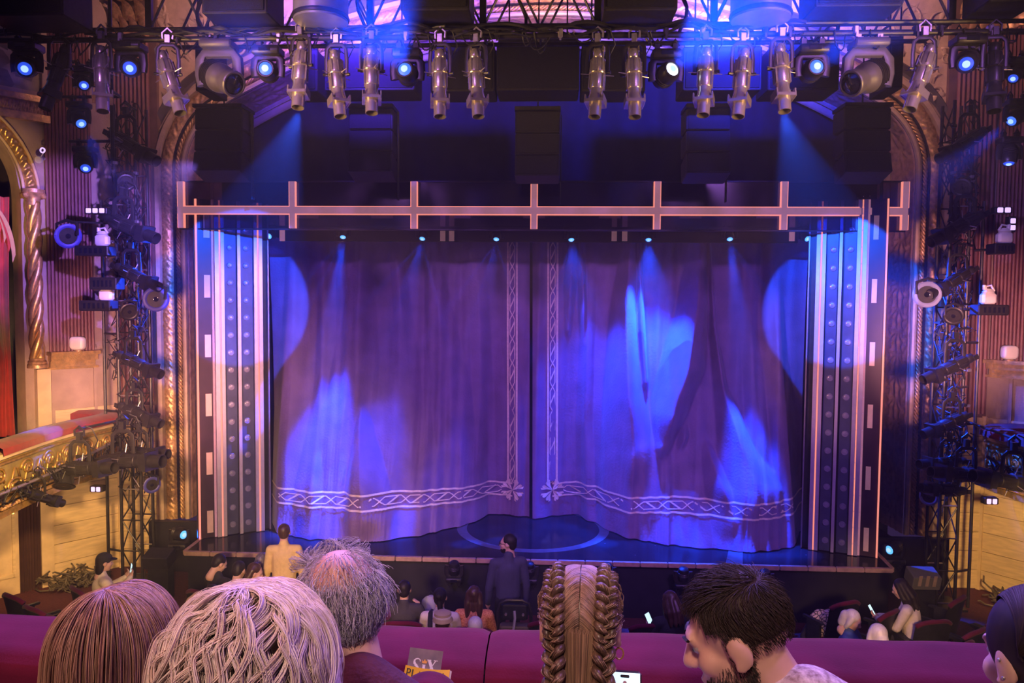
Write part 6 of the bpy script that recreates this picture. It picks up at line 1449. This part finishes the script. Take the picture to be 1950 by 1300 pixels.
for sd in (-1, 1):
    cpts = []
    for k in range(60):
        q = k / 59
        if q < .5:
            a = .1 + 1.9 * (q / .5); la = sd * .66 * (1 - .12 * (q / .5)); pt = Vector((RX * 1.06 * math.sin(la), -RYY * 1.08 * math.cos(la) * math.sin(a), RZ * 1.08 * math.cos(la) * math.cos(a))) + Vector(CE)
        else:
            f = (q - .5) / .5; a = 2.0; la = sd * .58; pt = Vector((RX * 1.06 * math.sin(la) * (1 - .1 * f), -RYY * 1.08 * math.cos(la) * math.sin(a) - .03 * f + .0, RZ * 1.08 * math.cos(la) * math.cos(a) - .26 * f)) + Vector(CE)
        cpts.append(HM @ pt)
    b = MB(); ctr = HM @ Vector((0, 0, .02))
    for kk in range(3):
        pts = []; rads = []; N_ = 170
        for i in range(N_):
            q = i / (N_ - 1) * (len(cpts) - 1); j = min(int(q), len(cpts) - 2); c0 = cpts[j].lerp(cpts[j + 1], q - j); tg = (cpts[j + 1] - cpts[j]).normalized()
            out = c0 - ctr; out.z *= .6; out = (out - tg * out.dot(tg)).normalized(); sdv = tg.cross(out); w = i / (N_ - 1) * 2 * math.pi * 6.5 + kk * 2 * math.pi / 3
            pts.append(c0 + sdv * .0135 * math.cos(w) + out * (.007 * math.sin(2 * w) + .002)); rads.append(.0095 * (.75 + .25 * math.cos(2 * w)))
        b.tube(pts, rads, 8)
    b.build('plait', H_braid, t, 'all')
    # fine strands over the plait
    st = []
    for i in range(700):
        kk = i % 3; ph0 = nr.rand() * .9; oa = nr.rand() * 6.28; row = []
        for r_ in range(10):
            q = (ph0 + .1 * r_ / 9); qq = q * (len(cpts) - 1); j = min(int(qq), len(cpts) - 2); c0 = cpts[j].lerp(cpts[j + 1], qq - j); tg = (cpts[j + 1] - cpts[j]).normalized(); out = c0 - ctr; out.z *= .6; out = (out - tg * out.dot(tg)).normalized(); sdv = tg.cross(out); w = q * 2 * math.pi * 6.5 + kk * 2 * math.pi / 3
            row.append(tuple(c0 + sdv * (.0135 * math.cos(w) + .0088 * math.cos(oa)) + out * (.007 * math.sin(2 * w) + .0088 * math.sin(oa) + .002)))
        st.append(row)
    strands('plait_strands', t, H_braid, np.array(st), .0006, .0004)
b = MB(); e = HM @ Vector((.087, .0, -.035)); b.tube([e + Vector((.008 * math.cos(a), 0, -.012 + .011 * math.sin(a))) for a in [2 * math.pi * k / 14 for k in range(15)]], .0018, 5); b.build('earring', M_gold, t)
ph_ = P(1190, 1322, 1.66); phone(ph_ + Vector((0, 0, -.03)), 'lit phone with a pale screen held before the girl with plaits', (CM @ Vector((-.1, .55, .8))), (0, 0, 1), sz=(.075, .155))
phb = [o for o in COL.objects if o.name.startswith('mobile_phone') and o.parent is None][-1]; b = MB(); dq = (CM @ Vector((-.1, .55, .8))).normalized(); xq = Vector((0, 0, 1)).cross(dq).normalized(); yq_ = dq.cross(xq); mq = Matrix((xq, yq_, dq)).transposed(); cq = ph_ + Vector((0, 0, -.03))
b.box(cq + yq_ * .064 + dq * .0068, (.020, .006, .0015), mq, bev=.0015); b.build('screen_notch', M_glass, phb); b = MB(); b.lathe([(.0045, 0), (.0045, .0012)], cq + yq_ * .05 + dq * .0062, dq, 12); b.build('screen_dot', M_strip, phb)
# 5 bearded man in profile
HM = HMx(1407, 1210, 1.46, 74, 24, 0, .98)
t = figure('bearded man with short dark hair in profile, looking down to the left', HM, M_skin, C_patt, collar=.02, width=1.15, up=.09)
n = 6500; th = np.arccos(1 - 1.45 * nr.rand(n)); ph = (nr.rand(n) * 2 - 1) * math.pi
base = ellp(th, ph, .079, .099, .095, (0, -.012, .03)); 
keep = ((base[:, 1] < .045) | (base[:, 2] > .085)) & (base[:, 2] > -.045 + .9 * np.maximum(base[:, 1] + .0, 0)) & ~((np.abs(base[:, 0]) > .05) & (base[:, 1] > .02) & (base[:, 2] < .05))
base = base[keep]; th = th[keep]; ph = ph[keep]; n = len(base); s = np.linspace(0, 1, 8)[None, :]
L = (.012 + .022 * np.clip((base[:, 2] - .03) / .08, 0, 1)) * (.7 + .5 * nr.rand(n)); topm = np.clip((base[:, 2] - .07) / .05, 0, 1)
cnt = base - np.array([0, -.012, .03]); nrm = cnt / np.array([.079, .099, .095]) ** 2; nrm /= np.linalg.norm(nrm, axis=1)[:, None]
dirv = topm[:, None] * np.array([.25, 1, .05]) + (1 - topm[:, None]) * np.array([0, -.35, -1]); dirv -= nrm * (dirv * nrm).sum(1)[:, None]; dirv /= np.linalg.norm(dirv, axis=1)[:, None]; dirv += nr.randn(n, 3) * .12
p = base[:, None, :] * 1.0 + dirv[:, None, :] * (s[..., None] * L[:, None, None]) + nrm[:, None, :] * (.002 + .006 * np.sin(s * 2.2)[..., None] * (.4 + .8 * topm[:, None, None]))
sp = np.exp(-(((base - np.array([.0, -.055, .112])) / .030) ** 2).sum(1)); kp = nr.rand(n) > .82 * sp
strands('hair_strands', t, H_dark, tohead(HM, p[kp]), .0006, .0003)
b = MB(); sn = [(i, j) for i in range(40) for j in range(14)]
def capf(u, v):
    a = -math.pi + 2 * math.pi * u; lim = 1.02 if abs(a) > 2.3 else (1.45 if abs(a) > 1.7 else 1.85); tv = lim * v; q = ellp(np.array(tv), np.array(a), .0805, .1005, .0965, (0, -.012, .03)); return HM @ Vector(q)
H_thin = hairmat('dark_brown_scalp_hair', (.03, .018, .014), (.075, .045, .035), .6, .3)
b.grid(capf, 60, 18); b.build('hair', H_thin, t, 'all')
n = 3000; u = nr.rand(n) * 2 - 1; v = nr.rand(n); bx_ = np.stack([u * .058, .072 - .09 * np.abs(u) ** 1.6 + .0 * v, -.05 - .058 * v + .035 * np.abs(u)], -1)
c0 = np.array([0, .025, -.03]); dd = bx_ - c0; dd /= np.linalg.norm(dd, axis=1)[:, None]; bx_ = c0 + dd * np.array([.0635, .073, .092]); mm = ~((np.abs(bx_[:, 0]) < .022) & (bx_[:, 2] > -.078) & (bx_[:, 2] < -.048)); bx_ = bx_[mm]; dd = dd[mm]
p = bx_[:, None, :] + dd[:, None, :] * (s[..., None] * .006) + np.array([0, .0, -1])[None, None, :] * (s[..., None] * .010) + nr.randn(len(bx_), 1, 3) * .001
strands('beard', t, H_dark, tohead(HM, p), .0005, .0003)
b = MB()
for sd in (-1, 1): b.tube([HM @ Vector((sd * (.016 + .036 * k / 6), .0985 - .012 * (k / 6) ** 2, .031 + .006 * math.sin(k / 6 * 2.6))) for k in range(7)], .004, 6, flat=.7)
b.build('eyebrows', H_dark, t)
# 6 dark haired woman at the right edge
HM = HMx(1985, 1262, 1.34, 12, 14, 0, .96)
t = figure('woman with smooth dark hair tucked behind her ear, at the right edge', HM, M_skin, C_char)
shell(t, HM, H_dark, .087, .106, .102, (0, -.018, .034), lambda b: limb(b, [(0, -.09, .0), (.02, -.10, -.10), (.03, -.08, -.2)], [.06, .05, .03], HM))
n = 3200; a0 = -1.1 + 2.4 * nr.rand(n); sg = np.where(nr.rand(n) < .5, -1, 1); s = np.linspace(0, 1, 14)[None, :]; lat = sg[:, None] * (.05 + 1.25 * np.sin(s * math.pi * .62)); aa = a0[:, None] * (1 - s) + 2.0 * s
g = 1.03 + .02 * nr.rand(n)[:, None]; p = np.stack([.087 * g * np.sin(lat), -.106 * g * np.cos(lat) * np.sin(aa), .102 * g * np.cos(lat) * np.cos(aa)], -1) + np.array((0, -.018, .034))
strands('hair_strands', t, H_dark, tohead(HM, p), .0006, .0004)
for k in range(2): b = MB(); e = HM @ Vector((-.090, -.004 - .004 * k, .012 - .03 * k)); b.ell(e, .0035, n=8, m=6); b.build('ear_stud', M_steel, t)
# ---- programmes behind the burgundy seat top
M_gl = mat('programme_gloss', (.20, .15, .20), .3, 0, .3, 18, col2=(.34, .25, .26)); M_yel = mat('programme_yellow', (.90, .52, .03), .4, 0, .04, 10); M_ink = mat('printed_black', (.01, .01, .012), .5); M_white = mat('printed_white', (.85, .78, .80), .4, 0, .04, 10); M_crown = mat('printed_gold', (.85, .40, .08), .4)
def page_frame(px, py, Y, rot):
    o = P(px, py, Y); n_ = (EYE - o).normalized(); up = Vector((0, 0, 1)) - n_ * n_.z; up.normalize(); x = up.cross(n_).normalized(); c_, s_ = math.cos(rot), math.sin(rot)
    X = x * c_ + up * s_; U = up * c_ - x * s_; return o, X, U, n_
GL = {'P': [[(0, 0), (0, 1)], [(0, 1), (.45, 1), (.62, .88), (.62, .62), (.45, .5), (0, .5)], [(-.12, 0), (.14, 0)], [(-.12, 1), (.1, 1)]], 'L': [[(0, 0), (0, 1)], [(0, 0), (.6, 0), (.62, .22)], [(-.12, 1), (.14, 1)], [(-.12, 0), (.1, 0)]], 'A': [[(0, 0), (.33, 1), (.68, 0)], [(.15, .35), (.52, .35)]], 'Y': [[(0, 1), (.33, .5), (.66, 1)], [(.33, .5), (.33, 0)]], 'B': [[(0, 0), (0, 1), (.42, 1), (.56, .88), (.56, .64), (.42, .53), (0, .53)], [(.42, .53), (.62, .4), (.62, .14), (.45, 0), (0, 0)]], 'I': [[(.2, 0), (.2, 1)], [(.05, 0), (.35, 0)], [(.05, 1), (.35, 1)]]}
def stroke(b, o, X, U, n_, pts, w0, w1=None):
    vs = []; m = len(pts); w1 = w0 if w1 is None else w1
    for i, (a, c) in enumerate(pts):
        a0, c0 = pts[max(0, i - 1)]; a1, c1 = pts[min(m - 1, i + 1)]; dx, dy = a1 - a0, c1 - c0; l = math.hypot(dx, dy) or 1; w = w0 + (w1 - w0) * i / (m - 1)
        for sg in (-1, 1): vs.append(o + X * (a - sg * dy / l * w) + U * (c + sg * dx / l * w) + n_ * .0012)
    b.add(vs, [(2 * i, 2 * i + 1, 2 * i + 3, 2 * i + 2) for i in range(m - 1)])
YP = 1.5; pxs = pxm(YP)
o, X, U, n_ = page_frame(808, 1268, YP, R(-9)); t = thing('souvenir_programme', 'grey glossy programme with big white title letters and a small gold crown', 'programme', o)
W2, H2 = 33 * pxs, 31 * pxs
b = MB(); b.prism([o + X * sx * W2 + U * (sy * H2) for sx, sy in ((-1.02, -2.2), (1, -2.2), (1.0, 1), (-1.0, 1))], n_ * -.004); b.build('cover', M_gl, t)
b = MB(); k_ = pxs
sp_ = [(-6 * math.cos(a) * 1 + 0, 0) for a in (0,)]
def curve(fn, n): return [fn(i / n) for i in range(n + 1)]
S_ = [(-9, 9.5), (-10, 13), (-14, 14.5), (-19, 13), (-21, 9), (-19, 4), (-14, .5), (-11, -4), (-12, -9), (-17, -12), (-22, -10), (-23.5, -6)]
o2 = o + U * (-2 * k_)
for i in range(len(S_) - 1): stroke(b, o2, X, U, n_, [(S_[i][0] * k_, S_[i][1] * k_), (S_[i + 1][0] * k_, S_[i + 1][1] * k_)], k_ * (.9 + 1.6 * math.exp(-((i - 5.2) / 1.8) ** 2)), k_ * (.9 + 1.6 * math.exp(-((i - 4.2) / 1.8) ** 2)))
stroke(b, o2, X, U, n_, [(-1 * k_, 4.5 * k_), (-1 * k_, -12 * k_)], 2.6 * k_); stroke(b, o2, X, U, n_, [(-4.5 * k_, 4.2 * k_), (2 * k_, 4.2 * k_)], .8 * k_); stroke(b, o2, X, U, n_, [(-5 * k_, -12 * k_), (3 * k_, -12 * k_)], .8 * k_)
stroke(b, o2, X, U, n_, [(8 * k_, 14 * k_), (20 * k_, -12 * k_)], 2.8 * k_); stroke(b, o2, X, U, n_, [(21 * k_, 14 * k_), (6 * k_, -12 * k_)], .9 * k_)
for x0, y0 in ((8, 14), (21, 14), (6, -12), (20, -12)): stroke(b, o2, X, U, n_, [((x0 - 4) * k_, y0 * k_), ((x0 + 4) * k_, y0 * k_)], .7 * k_)
b.build('title_lettering', M_white, t)
b = MB(); cr = [(-5, 7), (3.5, 7), (5, 13.5), (2, 10.5), (-.6, 15), (-3.2, 10.5), (-6.4, 13.5)]; b.add([o2 + X * (x * k_) + U * (y * k_) + n_ * .0014 for x, y in cr], [(0, 1, 3, 4, 5), (1, 2, 3), (0, 5, 6)]); b.build('printed_crown', M_crown, t)
o, X, U, n_ = page_frame(812, 1286, YP - .03, R(-11)); t = thing('theatre_programme', 'yellow-headed theatre booklet behind the rounded burgundy rest', 'programme', o)
b = MB(); b.grid(lambda u, v: o + X * ((-43 + 86 * u) * k_) + U * ((12 - 44 * v + 3.0 * (2 * u - 1) ** 2 + 2.0 * (2 * u - 1)) * k_) + n_ * (.003 * (2 * u - 1) ** 2), 14, 4); b.build('yellow_cover', M_yel, t)
for k in range(4):
    b = MB(); b.grid(lambda u, v: o + X * ((-42 + 86 * u + 1.0 * k) * k_) + U * ((11 - 44 * v + 3 * (2 * u - 1) ** 2 + 2 * (2 * u - 1) - .4 * k) * k_) - n_ * (.0012 * (k + 1)), 10, 2); b.build('page', M_white, t)
b = MB(); x = -38
for chh in 'PLAYBILL':
    for st in GL[chh]: stroke(b, o + n_ * .003, X, U, n_, [((x + a * 9.5) * k_, (-7.5 + c_ * 13 + .0016 * x * x + .02 * x) * k_) for a, c_ in st], 1.0 * k_)
    x += 6.5 if chh == 'I' else 10.4
b.build('title_lettering', M_ink, t)
o = P(815, 1346, YP - .10); t = thing('padded_rest', 'rounded burgundy padded rest at the bottom edge, in front of the programmes', 'furniture', (o.x, o.y, BF))
b = MB(); w2 = 58 * k_
b.grid(lambda u, v: (o.x + w2 * math.sin((u - .5) * 3.0) * (1 + .0 * v), o.y + .03 * math.cos(v * math.pi), o.z - .25 + (.25 + 58 * k_ * math.cos((u - .5) * 3.0) - .0) * (1 - 1.0 * abs(2 * v - 1) ** 6 * .06)), 24, 8); b.add([], [])
b.build('padded_top', M_plum, t, 'all'); b = MB(); b.box((o.x, o.y, (o.z - .2 + BF) / 2), (.10, .05, o.z - .2 - BF + .02)); b.build('upright', M_black, t)

# ================================================================== stage haze
hm = bpy.data.materials.new('stage_haze'); hm.use_nodes = True; nt = hm.node_tree; nt.nodes.remove(nt.nodes['Principled BSDF'])
vs_ = nt.nodes.new('ShaderNodeVolumeScatter'); vs_.inputs['Density'].default_value = .014; vs_.inputs['Anisotropy'].default_value = .2; vs_.inputs['Color'].default_value = (.9, .9, 1, 1)
nt.links.new(vs_.outputs[0], nt.nodes['Material Output'].inputs['Volume'])
b = MB(); b.box((CX, 10.1, 5.2), (12.0, 7.6, 8.2)); hz = b.build('haze', hm); stuff(hz); hz['label'] = 'thin bluish stage haze hanging before the curtain and lanterns'; hz['category'] = 'haze'
